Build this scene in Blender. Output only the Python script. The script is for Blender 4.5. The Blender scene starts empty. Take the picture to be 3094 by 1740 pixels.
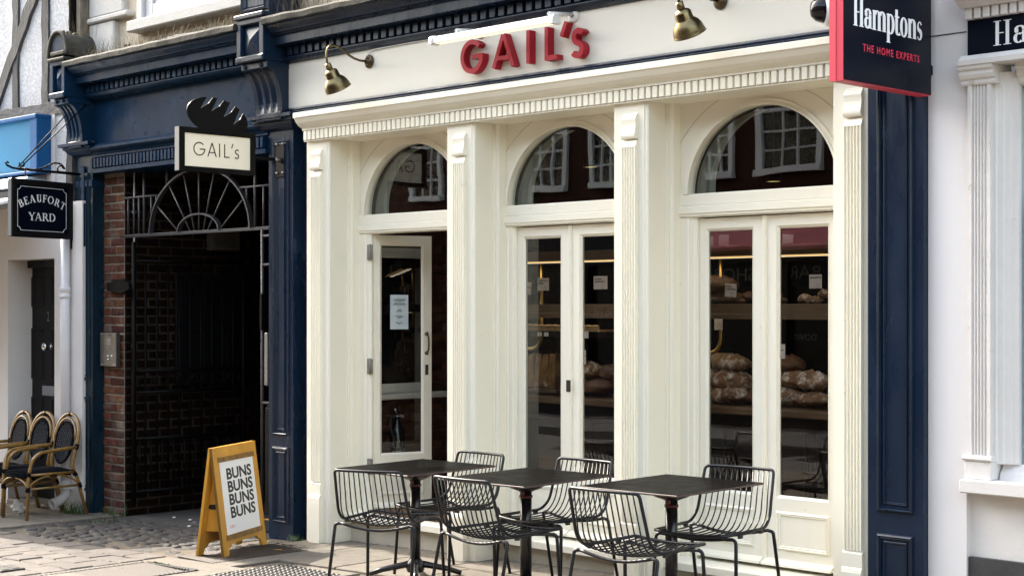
import bpy, math, random
from mathutils import Vector, Matrix, noise
random.seed(7)
R = math.radians
sc = bpy.context.scene
COL = sc.collection

# ------------------------------------------------------------------ camera, sky, sun, exposure
cam_d = bpy.data.cameras.new('camera')
cam = bpy.data.objects.new('camera', cam_d)
COL.objects.link(cam)
cam.location = (9.13, -7.02, 1.70)
cam.rotation_euler = (R(90), 0, R(45))
cam_d.sensor_width = 36.0
cam_d.lens = 55.2
cam_d.shift_y = 0.0181
cam_d.clip_start = 0.05
cam_d.clip_end = 500
sc.camera = cam

SUN_EL, SUN_AZ = 39.0, 2.5        # degrees; azimuth measured from -x towards the street
world = bpy.data.worlds.new('World')
sc.world = world
world.use_nodes = True
wn = world.node_tree
sky = wn.nodes.new('ShaderNodeTexSky')
sky.sky_type = 'NISHITA'
sky.sun_disc = False
sky.sun_elevation = R(SUN_EL)
sky.sun_rotation = R(270 - SUN_AZ)
sky.air_density = 1.8
sky.dust_density = 4.0
sky.ozone_density = 0.6
bg = wn.nodes['Background']
bg.inputs['Strength'].default_value = 0.15
hz = wn.nodes.new('ShaderNodeHueSaturation')
hz.inputs['Saturation'].default_value = 0.62
wn.links.new(sky.outputs['Color'], hz.inputs['Color'])
wn.links.new(hz.outputs['Color'], bg.inputs['Color'])

sun_d = bpy.data.lights.new('sun', 'SUN')
sun_d.energy = 2.0
sun_d.angle = R(0.5)
sun_d.color = (1.0, 0.93, 0.82)
sun = bpy.data.objects.new('sun', sun_d)
COL.objects.link(sun)
sv = Vector((-math.cos(R(SUN_EL)) * math.cos(R(SUN_AZ)), -math.cos(R(SUN_EL)) * math.sin(R(SUN_AZ)), math.sin(R(SUN_EL))))
sun.rotation_euler = sv.to_track_quat('Z', 'Y').to_euler()

sc.view_settings.view_transform = 'Standard'
sc.view_settings.look = 'None'
sc.view_settings.exposure = 2.44
sc.view_settings.gamma = 1.0
sc.view_settings.use_curve_mapping = False
sc.cycles.max_bounces = 8
sc.cycles.transparent_max_bounces = 12
sc.cycles.caustics_reflective = False
sc.cycles.caustics_refractive = False

# ------------------------------------------------------------------ materials
M = {}
def _n(t, kind, **kw):
    n = t.nodes.new(kind)
    for k, v in kw.items():
        setattr(n, k, v)
    return n

def mat(name, col, rough=0.5, metal=0.0, var=0.0, vscale=6.0, bump=0.0, bscale=60.0, col2=None, spec=0.5,
        stretch=(1, 1, 1), dirt=None, dirt_scale=3.0, dirt_amt=0.0, rvar=0.0, per_obj=0.0, coat=0.0):
    m = bpy.data.materials.new(name)
    m.use_nodes = True
    t = m.node_tree
    p = t.nodes['Principled BSDF']
    p.inputs['Roughness'].default_value = rough
    p.inputs['Metallic'].default_value = metal
    p.inputs['Specular IOR Level'].default_value = spec
    if coat:
        p.inputs['Coat Weight'].default_value = coat
        p.inputs['Coat Roughness'].default_value = 0.15
    geo = _n(t, 'ShaderNodeNewGeometry')
    mp = _n(t, 'ShaderNodeMapping')
    mp.inputs['Scale'].default_value = stretch
    t.links.new(geo.outputs['Position'], mp.inputs['Vector'])
    out = None
    c2 = col2 if col2 else tuple(min(1, c * (1 - var)) for c in col)
    if var or col2:
        nz = _n(t, 'ShaderNodeTexNoise')
        nz.inputs['Scale'].default_value = vscale
        nz.inputs['Detail'].default_value = 8
        nz.inputs['Roughness'].default_value = 0.62
        t.links.new(mp.outputs[0], nz.inputs['Vector'])
        rp = _n(t, 'ShaderNodeValToRGB')
        rp.color_ramp.elements[0].position = 0.36
        rp.color_ramp.elements[1].position = 0.66
        rp.color_ramp.elements[0].color = (*c2, 1)
        rp.color_ramp.elements[1].color = (*col, 1)
        t.links.new(nz.outputs['Fac'], rp.inputs[0])
        out = rp.outputs[0]
    if dirt:
        nd = _n(t, 'ShaderNodeTexNoise')
        nd.inputs['Scale'].default_value = dirt_scale
        nd.inputs['Detail'].default_value = 10
        nd.inputs['Roughness'].default_value = 0.7
        t.links.new(mp.outputs[0], nd.inputs['Vector'])
        rd = _n(t, 'ShaderNodeValToRGB')
        rd.color_ramp.elements[0].position = 0.62 - 0.25 * dirt_amt
        rd.color_ramp.elements[1].position = 0.74 - 0.1 * dirt_amt
        t.links.new(nd.outputs['Fac'], rd.inputs[0])
        mx = _n(t, 'ShaderNodeMix', data_type='RGBA')
        if out:
            t.links.new(out, mx.inputs[6])
        else:
            mx.inputs[6].default_value = (*col, 1)
        mx.inputs[7].default_value = (*dirt, 1)
        t.links.new(rd.outputs[0], mx.inputs[0])
        out = mx.outputs[2]
    if per_obj:
        oi = _n(t, 'ShaderNodeObjectInfo')
        hv = _n(t, 'ShaderNodeHueSaturation')
        mr = _n(t, 'ShaderNodeMapRange')
        mr.inputs[3].default_value = 1 - per_obj
        mr.inputs[4].default_value = 1 + per_obj
        t.links.new(oi.outputs['Random'], mr.inputs[0])
        t.links.new(mr.outputs[0], hv.inputs['Value'])
        mr2 = _n(t, 'ShaderNodeMapRange')
        mr2.inputs[3].default_value = 0.5 - 0.035 * per_obj
        mr2.inputs[4].default_value = 0.5 + 0.035 * per_obj
        ma = _n(t, 'ShaderNodeMath', operation='FRACT')
        mu = _n(t, 'ShaderNodeMath', operation='MULTIPLY')
        mu.inputs[1].default_value = 7.13
        t.links.new(oi.outputs['Random'], mu.inputs[0])
        t.links.new(mu.outputs[0], ma.inputs[0])
        t.links.new(ma.outputs[0], mr2.inputs[0])
        t.links.new(mr2.outputs[0], hv.inputs['Hue'])
        if out:
            t.links.new(out, hv.inputs['Color'])
        else:
            hv.inputs['Color'].default_value = (*col, 1)
        out = hv.outputs[0]
    if out:
        t.links.new(out, p.inputs['Base Color'])
    else:
        p.inputs['Base Color'].default_value = (*col, 1)
    if rvar:
        nr = _n(t, 'ShaderNodeTexNoise')
        nr.inputs['Scale'].default_value = 9
        nr.inputs['Detail'].default_value = 6
        t.links.new(mp.outputs[0], nr.inputs['Vector'])
        m2 = _n(t, 'ShaderNodeMapRange')
        m2.inputs[1].default_value = 0.3
        m2.inputs[2].default_value = 0.7
        m2.inputs[3].default_value = max(0.03, rough - rvar)
        m2.inputs[4].default_value = min(1, rough + rvar)
        t.links.new(nr.outputs['Fac'], m2.inputs[0])
        t.links.new(m2.outputs[0], p.inputs['Roughness'])
    if bump:
        nb = _n(t, 'ShaderNodeTexNoise')
        nb.inputs['Scale'].default_value = bscale
        nb.inputs['Detail'].default_value = 5
        t.links.new(mp.outputs[0], nb.inputs['Vector'])
        b = _n(t, 'ShaderNodeBump')
        b.inputs['Strength'].default_value = bump
        b.inputs['Distance'].default_value = 0.01
        t.links.new(nb.outputs['Fac'], b.inputs['Height'])
        t.links.new(b.outputs[0], p.inputs['Normal'])
    M[name] = m
    return m

def emit(name, col, s):
    m = bpy.data.materials.new(name)
    m.use_nodes = True
    p = m.node_tree.nodes['Principled BSDF']
    p.inputs['Base Color'].default_value = (*col, 1)
    p.inputs['Emission Color'].default_value = (*col, 1)
    p.inputs['Emission Strength'].default_value = s
    M[name] = m

def glass(name, tint, ior=1.55, boost=1.0, wav=0.0):
    m = bpy.data.materials.new(name)
    m.use_nodes = True
    t = m.node_tree
    t.nodes.remove(t.nodes['Principled BSDF'])
    o = t.nodes['Material Output']
    tr = _n(t, 'ShaderNodeBsdfTransparent')
    tr.inputs[0].default_value = (*tint, 1)
    gl = _n(t, 'ShaderNodeBsdfGlossy')
    gl.inputs['Roughness'].default_value = 0.0
    fr = _n(t, 'ShaderNodeFresnel')
    fr.inputs[0].default_value = ior
    mu = _n(t, 'ShaderNodeMath', operation='MULTIPLY')
    mu.inputs[1].default_value = boost
    mu.use_clamp = True
    mx = _n(t, 'ShaderNodeMixShader')
    gb = _n(t, 'ShaderNodeNewGeometry')
    ff = _n(t, 'ShaderNodeMath', operation='SUBTRACT')
    ff.inputs[0].default_value = 1.0
    t.links.new(gb.outputs['Backfacing'], ff.inputs[1])
    m0 = _n(t, 'ShaderNodeMath', operation='MULTIPLY')
    t.links.new(fr.outputs[0], m0.inputs[0])
    t.links.new(ff.outputs[0], m0.inputs[1])
    t.links.new(m0.outputs[0], mu.inputs[0])
    t.links.new(mu.outputs[0], mx.inputs[0])
    t.links.new(tr.outputs[0], mx.inputs[1])
    t.links.new(gl.outputs[0], mx.inputs[2])
    t.links.new(mx.outputs[0], o.inputs[0])
    if wav:
        geo = _n(t, 'ShaderNodeNewGeometry')
        nb = _n(t, 'ShaderNodeTexNoise')
        nb.inputs['Scale'].default_value = 2.2
        nb.inputs['Detail'].default_value = 1
        t.links.new(geo.outputs['Position'], nb.inputs['Vector'])
        b = _n(t, 'ShaderNodeBump')
        b.inputs['Strength'].default_value = wav
        b.inputs['Distance'].default_value = 0.01
        t.links.new(nb.outputs['Fac'], b.inputs['Height'])
        t.links.new(b.outputs[0], gl.inputs['Normal'])
    M[name] = m

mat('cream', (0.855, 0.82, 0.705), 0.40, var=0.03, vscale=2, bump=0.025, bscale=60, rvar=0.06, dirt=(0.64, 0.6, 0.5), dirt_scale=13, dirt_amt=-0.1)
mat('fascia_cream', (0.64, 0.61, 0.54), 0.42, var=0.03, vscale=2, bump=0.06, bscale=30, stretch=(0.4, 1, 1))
mat('navy', (0.0055, 0.0165, 0.04), 0.30, spec=0.32, var=0.25, vscale=5, bump=0.10, bscale=40, rvar=0.09, stretch=(1, 1, 0.3), dirt=(0.05, 0.075, 0.12), dirt_scale=14, dirt_amt=0.0)
mat('old_navy', (0.006, 0.026, 0.064), 0.38, spec=0.06, var=0.3, vscale=4, bump=0.07, bscale=36, rvar=0.14, dirt=(0.028, 0.058, 0.095), dirt_scale=4, dirt_amt=0.1)
mat('worn_navy', (0.005, 0.0195, 0.036), 0.38, spec=0.2, var=0.35, vscale=7, bump=0.3, bscale=36, rvar=0.14, dirt=(0.30, 0.27, 0.24), dirt_scale=11, dirt_amt=-0.12, stretch=(1.6, 1.6, 0.5))
mat('lead', (0.06, 0.056, 0.048), 0.75, var=0.5, vscale=14, bump=0.3, bscale=30, dirt=(0.045, 0.042, 0.022), dirt_scale=9, dirt_amt=0.5, spec=0.25)
mat('stucco', (0.60, 0.60, 0.615), 0.9, var=0.35, vscale=48, bump=1.0, bscale=48, spec=0.2)
mat('render_white', (0.66, 0.635, 0.63), 0.75, var=0.05, vscale=3, bump=0.1, bscale=50, dirt=(0.52, 0.49, 0.48), dirt_scale=4, dirt_amt=0.0)
mat('pier_white', (0.70, 0.685, 0.70), 0.6, var=0.03, vscale=4, bump=0.08, bscale=40, dirt=(0.6, 0.57, 0.55), dirt_scale=7, dirt_amt=0.0, stretch=(1, 1, 0.3))
mat('trim_white', (0.70, 0.68, 0.67), 0.48, var=0.05, vscale=8, bump=0.15, bscale=40, dirt=(0.42, 0.36, 0.29), dirt_scale=11, dirt_amt=-0.02)
mat('upper_cream', (0.56, 0.475, 0.365), 0.8, var=0.12, vscale=5, bump=0.2, bscale=40, dirt=(0.50, 0.43, 0.34), dirt_scale=5, dirt_amt=0.1)
mat('quoin', (0.52, 0.50, 0.475), 0.75, var=0.1, vscale=8, bump=0.2, bscale=40, dirt=(0.34, 0.29, 0.23), dirt_scale=8, dirt_amt=0.1)
mat('window_white', (0.50, 0.49, 0.50), 0.4, var=0.05, vscale=5, bump=0.05)
mat('timber', (0.062, 0.060, 0.062), 0.75, var=0.55, vscale=9, bump=0.6, bscale=30, stretch=(1, 1, 0.4), dirt=(0.19, 0.18, 0.175), dirt_scale=12, dirt_amt=0.1)
mat('timber_flat', (0.085, 0.082, 0.085), 0.75, var=0.55, vscale=9, bump=0.6, bscale=30, stretch=(0.4, 1, 1), dirt=(0.17, 0.16, 0.155), dirt_scale=10, dirt_amt=0.1)
mat('post_brown', (0.16, 0.13, 0.10), 0.8, var=0.6, vscale=20, bump=0.5, bscale=40, stretch=(1, 1, 0.3))
mat('black_iron', (0.0025, 0.0025, 0.003), 0.5, spec=0.12, var=0.3, bump=0.15, bscale=80)
mat('gate_iron', (0.024, 0.024, 0.031), 0.5, var=0.3, vscale=20, bump=0.25, bscale=70)
mat('rusty', (0.12, 0.045, 0.02), 0.8, var=0.6, vscale=40, bump=0.3)
mat('blue_sign', (0.028, 0.175, 0.33), 0.6, spec=0.12, var=0.12, vscale=1.5, bump=0.03, dirt=(0.026, 0.145, 0.255), dirt_scale=2, dirt_amt=0.2)
mat('blue_edge', (0.010, 0.085, 0.24), 0.6, spec=0.15, var=0.1)
mat('awning_white', (0.85, 0.85, 0.86), 0.8)
mat('awning_dark', (0.02, 0.02, 0.022), 0.7)
mat('awning_bar', (0.42, 0.45, 0.47), 0.4, metal=0.3)
mat('black_paint', (0.010, 0.010, 0.013), 0.35, var=0.2, bump=0.06)
mat('sign_black', (0.0018, 0.002, 0.003), 0.35, spec=0.15, bump=0.04, bscale=20)
mat('sign_edge', (0.22, 0.22, 0.215), 0.5)
mat('sign_cream', (0.86, 0.79, 0.64), 0.45)
mat('letter_white', (0.80, 0.80, 0.82), 0.5)
mat('letter_maroon', (0.055, 0.004, 0.004), 0.45)
mat('letter_red', (0.31, 0.011, 0.023), 0.42, var=0.05, spec=0.2)
mat('sign_navy', (0.0012, 0.003, 0.01), 0.28, spec=0.18, bump=0.03, bscale=15)
mat('sign_red', (0.62, 0.05, 0.085), 0.45, var=0.06)
mat('text_red', (0.62, 0.03, 0.07), 0.5)
mat('brick', (0.125, 0.05, 0.03), 0.9, var=0.5, vscale=14, bump=0.6, bscale=60, dirt=(0.2, 0.165, 0.14), dirt_scale=3.2, dirt_amt=0.42, per_obj=0.45, spec=0.2)
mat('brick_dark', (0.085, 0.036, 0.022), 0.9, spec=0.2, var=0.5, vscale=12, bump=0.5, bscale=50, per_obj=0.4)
mat('shaded_passage_brick', (0.009, 0.004, 0.003), 0.9, var=0.5, vscale=12, bump=0.5, bscale=50, per_obj=0.4, spec=0.08)  # near-black brick: the gloom of the passage is put into its colour
mat('shaded_passage_mortar', (0.048, 0.037, 0.027), 0.95, var=0.5, vscale=9, spec=0.05)  # darker copy of mortar, with the passage shade put into the colour
mat('mortar', (0.26, 0.225, 0.185), 0.95, var=0.4, vscale=20, bump=0.4)
mat('mortar_dark', (0.30, 0.27, 0.23), 0.95, var=0.4, vscale=20, bump=0.4)
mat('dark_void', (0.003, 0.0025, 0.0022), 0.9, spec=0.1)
mat('door_black', (0.005, 0.0045, 0.0055), 0.5, spec=0.25, bump=0.06, bscale=30)
mat('steel', (0.24, 0.23, 0.22), 0.38, metal=0.9, var=0.2, vscale=20)
mat('steel_dull', (0.30, 0.29, 0.28), 0.5, metal=0.7, var=0.3, vscale=30)
mat('chrome', (0.7, 0.72, 0.75), 0.12, metal=1.0)
mat('letter_box', (0.25, 0.265, 0.29), 0.5, metal=0.2)
mat('number_grey', (0.18, 0.175, 0.18), 0.5)
mat('pipe_white', (0.62, 0.615, 0.64), 0.4, var=0.06, bump=0.03)
mat('brass', (0.20, 0.155, 0.08), 0.34, metal=1.0, var=0.35, vscale=25, bump=0.05, rvar=0.1)
mat('brass_dark', (0.10, 0.075, 0.045), 0.42, metal=0.9, var=0.3, vscale=30)
mat('brass_bright', (0.36, 0.235, 0.075), 0.28, metal=1.0)
mat('lamp_white', (0.66, 0.655, 0.64), 0.35)
mat('cctv_white', (0.82, 0.82, 0.83), 0.28)
mat('cctv_dome', (0.02, 0.02, 0.022), 0.06, metal=0.6)
mat('chair_metal', (0.0055, 0.0065, 0.01), 0.36, spec=0.33, bump=0.03, bscale=120)
mat('table_top', (0.0032, 0.0027, 0.0025), 0.42, spec=0.02, var=0.3, vscale=40, rvar=0.05, bump=0.02, bscale=200, dirt=(0.0042, 0.0036, 0.0033), dirt_scale=60, dirt_amt=0.1)
mat('table_edge', (0.075, 0.045, 0.039), 0.55, var=0.2, vscale=60)
mat('table_black', (0.008, 0.008, 0.009), 0.22)
mat('clip_red', (0.075, 0.006, 0.008), 0.4)
mat('rattan', (0.30, 0.165, 0.042), 0.33, var=0.45, vscale=30, bump=0.1, bscale=70, coat=0.3)
mat('weave_black', (0.006, 0.007, 0.010), 0.9, spec=0.04)
mat('weave_blue', (0.020, 0.025, 0.038), 0.6, spec=0.25)
mat('rattan_black', (0.007, 0.007, 0.009), 0.9, spec=0.03)
mat('ply', (0.68, 0.335, 0.042), 0.45, var=0.25, vscale=5, bump=0.05, stretch=(1, 1, 0.25), dirt=(0.25, 0.115, 0.025), dirt_scale=13, dirt_amt=-0.08)
mat('ply_worn', (0.36, 0.19, 0.05), 0.6, var=0.6, vscale=16, bump=0.15, dirt=(0.07, 0.05, 0.035), dirt_scale=14, dirt_amt=0.2)
mat('poster', (0.86, 0.86, 0.88), 0.35)
mat('ink', (0.008, 0.008, 0.009), 0.5)
mat('slab', (0.150, 0.129, 0.103), 0.85, var=0.22, vscale=9, bump=0.25, bscale=160, per_obj=0.10, dirt=(0.075, 0.064, 0.052), dirt_scale=4, dirt_amt=0.25)
mat('concrete', (0.145, 0.125, 0.100), 0.85, var=0.16, vscale=11, bump=0.3, bscale=170, dirt=(0.085, 0.072, 0.056), dirt_scale=7, dirt_amt=0.25)
mat('aggregate', (0.14, 0.122, 0.105), 0.9, var=0.35, vscale=90, bump=0.5, bscale=200, dirt=(0.16, 0.14, 0.12), dirt_scale=70, dirt_amt=0.2)
mat('paver', (0.105, 0.090, 0.080), 0.85, var=0.25, vscale=14, bump=0.3, bscale=130, per_obj=0.16, dirt=(0.06, 0.049, 0.042), dirt_scale=8, dirt_amt=0.2)
mat('joint_sand', (0.130, 0.105, 0.076), 0.95, var=0.35, vscale=30, bump=0.6, bscale=120)
mat('cobble', (0.040, 0.036, 0.034), 0.75, var=0.4, vscale=20, bump=0.35, bscale=60, per_obj=0.35, dirt=(0.15, 0.12, 0.085), dirt_scale=12, dirt_amt=0.05)
mat('dark_floor', (0.075, 0.066, 0.058), 0.8, var=0.4, vscale=8, bump=0.4, bscale=50)
mat('slate', (0.050, 0.054, 0.062), 0.55, var=0.4, vscale=7, bump=0.5, bscale=30)
mat('grating', (0.085, 0.066, 0.055), 0.55, metal=0.3, var=0.5, vscale=30, bump=0.2)
mat('cover_iron', (0.033, 0.029, 0.026), 0.6, metal=0.2, var=0.45, vscale=14, bump=0.3, bscale=80)
mat('stud', (0.066, 0.06, 0.055), 0.5, metal=0.3)
mat('asphalt', (0.095, 0.092, 0.088), 0.9, var=0.3, vscale=30, bump=0.5, bscale=200)
mat('plinth_dark', (0.045, 0.045, 0.048), 0.6, var=0.3, vscale=8, bump=0.2)
mat('plinth_cream', (0.60, 0.545, 0.44), 0.6, var=0.15, vscale=6, bump=0.15, dirt=(0.40, 0.35, 0.27), dirt_scale=6, dirt_amt=0.2)
mat('hinge', (0.30, 0.29, 0.275), 0.42, metal=0.8, var=0.2)
mat('lock', (0.045, 0.035, 0.028), 0.45, metal=0.5)
mat('paper_blue', (0.50, 0.57, 0.62), 0.5)
mat('blind_blue', (0.30, 0.37, 0.42), 0.6)
mat('card', (0.66, 0.58, 0.54), 0.6)
mat('interior_white', (0.55, 0.53, 0.47), 0.5)
mat('curtain_grey', (0.30, 0.295, 0.26), 0.8)
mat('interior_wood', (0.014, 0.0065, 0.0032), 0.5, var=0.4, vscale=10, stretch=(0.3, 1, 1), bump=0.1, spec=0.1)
mat('oak', (0.13, 0.07, 0.03), 0.5, var=0.35, vscale=9, stretch=(0.25, 1, 3), bump=0.1)
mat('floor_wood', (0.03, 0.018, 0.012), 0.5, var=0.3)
mat('doormat', (0.20, 0.105, 0.040), 0.95, var=0.5, vscale=60, bump=0.8, bscale=150)
mat('crust', (0.25, 0.12, 0.05), 0.75, var=0.6, vscale=18, bump=0.9, bscale=45, dirt=(0.8, 0.73, 0.64), dirt_scale=17, dirt_amt=0.5, per_obj=0.15)
mat('crust_dark', (0.15, 0.065, 0.024), 0.6, var=0.55, vscale=16, bump=0.6, bscale=40, per_obj=0.2, dirt=(0.45, 0.33, 0.22), dirt_scale=14, dirt_amt=0.1)
mat('bag', (0.30, 0.16, 0.06), 0.15, var=0.6, vscale=14, bump=0.6, bscale=20)
mat('wicker', (0.42, 0.27, 0.13), 0.6, var=0.4, vscale=40, bump=0.5)
mat('litter_white', (0.72, 0.70, 0.69), 0.7, var=0.12, vscale=30, dirt=(0.45, 0.30, 0.25), dirt_scale=12, dirt_amt=0.0)
mat('grass_green', (0.050, 0.115, 0.018), 0.6, var=0.5, vscale=30)
mat('grass_dry', (0.26, 0.205, 0.125), 0.8, var=0.4, vscale=30)
mat('moss', (0.075, 0.07, 0.022), 0.95, var=0.6, vscale=30, bump=0.8)
mat('leaf_dry', (0.40, 0.20, 0.06), 0.7)
mat('rubber', (0.01, 0.01, 0.01), 0.6)
mat('far_white', (0.75, 0.75, 0.74), 0.5)
mat('far_dark', (0.006, 0.0065, 0.0075), 0.2, spec=0.3)
mat('far_red', (0.25, 0.03, 0.05), 0.7, var=0.2)
mat('roof_tile', (0.16, 0.07, 0.045), 0.85, var=0.3)
mat('extinguisher', (0.010, 0.010, 0.012), 0.16, spec=0.7)
mat('bed_gold', (0.42, 0.32, 0.15), 0.3, metal=0.8)
emit('led', (1.0, 0.66, 0.26), 0.16)
emit('led_soft', (1.0, 0.82, 0.58), 0.8)
emit('bulb', (1.0, 0.66, 0.34), 1.8)
emit('tube_light', (1.0, 0.80, 0.55), 0.22)
emit('downlight', (1.0, 0.74, 0.26), 0.16)
glass('shop_glass', (0.95, 0.96, 0.955), 1.5, 2.1, 0.07)
glass('arch_glass', (0.90, 0.93, 0.92), 1.5, 1.9, 0.08)
glass('right_glass', (0.80, 0.86, 0.88), 1.5, 1.3)

# ------------------------------------------------------------------ mesh helpers
class MB:
    def __init__(self):
        self.v, self.f, self.s = [], [], []
    def add(self, vs, fs, smooth=False):
        o = len(self.v)
        self.v += [tuple(p) for p in vs]
        for q in fs:
            self.f.append(tuple(i + o for i in q))
            self.s.append(smooth)
        return self
    def box(self, x0, x1, y0, y1, z0, z1):
        vs = [(x0, y0, z0), (x1, y0, z0), (x1, y1, z0), (x0, y1, z0), (x0, y0, z1), (x1, y0, z1), (x1, y1, z1), (x0, y1, z1)]
        return self.add(vs, [(0, 3, 2, 1), (4, 5, 6, 7), (0, 1, 5, 4), (1, 2, 6, 5), (2, 3, 7, 6), (3, 0, 4, 7)])
    def bbox(self, x0, x1, y0, y1, z0, z1, b=0.004):
        """box with all edges chamfered"""
        b = min(b, (x1 - x0) * .45, (y1 - y0) * .45, (z1 - z0) * .45)
        vs, idx = [], {}
        X, Y, Z = (x0, x1), (y0, y1), (z0, z1)
        for i in (0, 1):
            for j in (0, 1):
                for k in (0, 1):
                    sx, sy, sz = (1, -1)[i], (1, -1)[j], (1, -1)[k]
                    for a in range(3):
                        p = [X[i] + sx * b, Y[j] + sy * b, Z[k] + sz * b]
                        p[a] = (X[i], Y[j], Z[k])[a]
                        idx[(i, j, k, a)] = len(vs)
                        vs.append(p)
        F = []
        for i in (0, 1):
            q = [(i, 0, 0, 0), (i, 1, 0, 0), (i, 1, 1, 0), (i, 0, 1, 0)]
            F.append(q if i else q[::-1])
            q = [(0, i, 0, 1), (1, i, 0, 1), (1, i, 1, 1), (0, i, 1, 1)]
            F.append(q[::-1] if i else q)
            q = [(0, 0, i, 2), (1, 0, i, 2), (1, 1, i, 2), (0, 1, i, 2)]
            F.append(q if i else q[::-1])
        for i in (0, 1):
            for j in (0, 1):
                F.append([(i, j, 0, 0), (i, j, 1, 0), (i, j, 1, 1), (i, j, 0, 1)])
                F.append([(i, 0, j, 0), (i, 1, j, 0), (i, 1, j, 2), (i, 0, j, 2)])
                F.append([(0, i, j, 1), (1, i, j, 1), (1, i, j, 2), (0, i, j, 2)])
                for k in (0, 1):
                    F.append([(i, j, k, 0), (i, j, k, 1), (i, j, k, 2)])
        c = Vector(((x0 + x1) / 2, (y0 + y1) / 2, (z0 + z1) / 2))
        fs = []
        for q in F:
            ids = [idx[t] for t in q]
            P = [Vector(vs[t]) for t in ids]
            nn = (P[1] - P[0]).cross(P[2] - P[0])
            if nn.dot(sum(P, Vector()) / len(P) - c) < 0:
                ids.reverse()
            fs.append(ids)
        return self.add(vs, fs)
    def prism(self, poly, o, u, w, n, d0, d1):
        """polygon (s,t) in the plane o + s u + t w, extruded along n from d0 to d1"""
        o, u, w, n = map(Vector, (o, u, w, n))
        k = len(poly)
        A = [o + u * s + w * t + n * d1 for s, t in poly]
        B = [o + u * s + w * t + n * d0 for s, t in poly]
        fs = [tuple(range(k)), tuple(range(2 * k - 1, k - 1, -1))]
        for i in range(k):
            j = (i + 1) % k
            fs.append((i, i + k, j + k, j))
        return self.add(A + B, fs)
    def sweep_x(self, prof, x0, x1):
        return self.prism(prof, (0, 0, 0), (0, 1, 0), (0, 0, 1), (1, 0, 0), x0, x1)
    def sweep_z(self, prof, z0, z1):
        return self.prism(prof, (0, 0, 0), (1, 0, 0), (0, 1, 0), (0, 0, 1), z0, z1)
    def sweep_y(self, prof, y0, y1):
        return self.prism(prof, (0, 0, 0), (1, 0, 0), (0, 0, 1), (0, 1, 0), y0, y1)
    def tube(self, pts, r, n=8, closed=False, cap=True):
        P = [Vector(p) for p in pts]
        k = len(P)
        rs = r if isinstance(r, (list, tuple)) else [r] * k
        vs, prev = [], None
        for i in range(k):
            a = P[(i - 1) % k] if (closed or i > 0) else P[i]
            b = P[(i + 1) % k] if (closed or i < k - 1) else P[i]
            t = (b - a).normalized()
            if prev is None:
                h = Vector((0, 0, 1)) if abs(t.z) < 0.9 else Vector((1, 0, 0))
                prev = (h - t * h.dot(t)).normalized()
            else:
                prev = (prev - t * prev.dot(t))
                if prev.length < 1e-5:
                    prev = t.orthogonal()
                prev.normalize()
            q = t.cross(prev)
            for j in range(n):
                an = 2 * math.pi * j / n
                vs.append(P[i] + (prev * math.cos(an) + q * math.sin(an)) * rs[i])
        fs = []
        for i in range(k if closed else k - 1):
            i2 = (i + 1) % k
            for j in range(n):
                j2 = (j + 1) % n
                fs.append((i * n + j, i * n + j2, i2 * n + j2, i2 * n + j))
        self.add(vs, fs, True)
        if cap and not closed:
            o = len(self.v) - len(vs)
            self.f.append(tuple(o + j for j in range(n - 1, -1, -1)))
            self.f.append(tuple(o + (k - 1) * n + j for j in range(n)))
            self.s += [False, False]
        return self
    def lathe(self, prof, o, axis=(0, 0, 1), n=20):
        """prof: (radius, height along axis)"""
        o, ax = Vector(o), Vector(axis).normalized()
        e = ax.orthogonal().normalized()
        g = ax.cross(e)
        vs = []
        for r, h in prof:
            for j in range(n):
                a = 2 * math.pi * j / n
                vs.append(o + ax * h + (e * math.cos(a) + g * math.sin(a)) * r)
        fs = []
        for i in range(len(prof) - 1):
            for j in range(n):
                j2 = (j + 1) % n
                fs.append((i * n + j, i * n + j2, (i + 1) * n + j2, (i + 1) * n + j))
        return self.add(vs, fs, True)
    def ribbon(self, pts, w, fr, d0, d1):
        """flat stroke of width w (number or list) along 2D pts, in frame fr=(o,u,w,n)"""
        k = len(pts)
        ws = w if isinstance(w, (list, tuple)) else [w] * k
        L, Rr = [], []
        for i in range(k):
            a = Vector(pts[max(0, i - 1)])
            b = Vector(pts[min(k - 1, i + 1)])
            p = Vector(pts[i])
            t = (b - a).normalized()
            nn = Vector((-t.y, t.x))
            L.append(p + nn * ws[i] / 2)
            Rr.append(p - nn * ws[i] / 2)
        o, u, v, n = map(Vector, fr)
        W = lambda p, d: o + u * p.x + v * p.y + n * d
        vs = []
        for i in range(k):
            vs += [W(L[i], d1), W(Rr[i], d1), W(L[i], d0), W(Rr[i], d0)]
        fs = []
        for i in range(k - 1):
            a, b = 4 * i, 4 * i + 4
            fs += [(a, a + 1, b + 1, b), (a + 2, a, b, b + 2), (a + 1, a + 3, b + 3, b + 1)]
        fs += [(0, 2, 3, 1), (4 * k - 4, 4 * k - 3, 4 * k - 1, 4 * k - 2)]
        return self.add(vs, fs)
    def mesh(self, name, m, base=(0, 0, 0)):
        me = bpy.data.meshes.new(name)
        bx = Vector(base)
        me.from_pydata([Vector(p) - bx for p in self.v], [], self.f)
        me.polygons.foreach_set('use_smooth', self.s)
        if isinstance(m, str):
            me.materials.append(M[m])
        else:
            for q in m:
                me.materials.append(M[q])
        me.update()
        return me
    def build(self, name, m, parent=None, base=None, recalc=True):
        b = base if base is not None else root_base(parent)
        me = self.mesh(name, m, b)
        if recalc:
            import bmesh
            bm = bmesh.new()
            bm.from_mesh(me)
            bmesh.ops.recalc_face_normals(bm, faces=bm.faces)
            bm.to_mesh(me)
            bm.free()
        o = bpy.data.objects.new(name, me)
        COL.objects.link(o)
        if parent:
            o.parent = parent
        elif base is not None:
            o.location = base
        return o

def root_base(o):
    if o is None:
        return (0, 0, 0)
    while o.parent:
        o = o.parent
    return o.location

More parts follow.
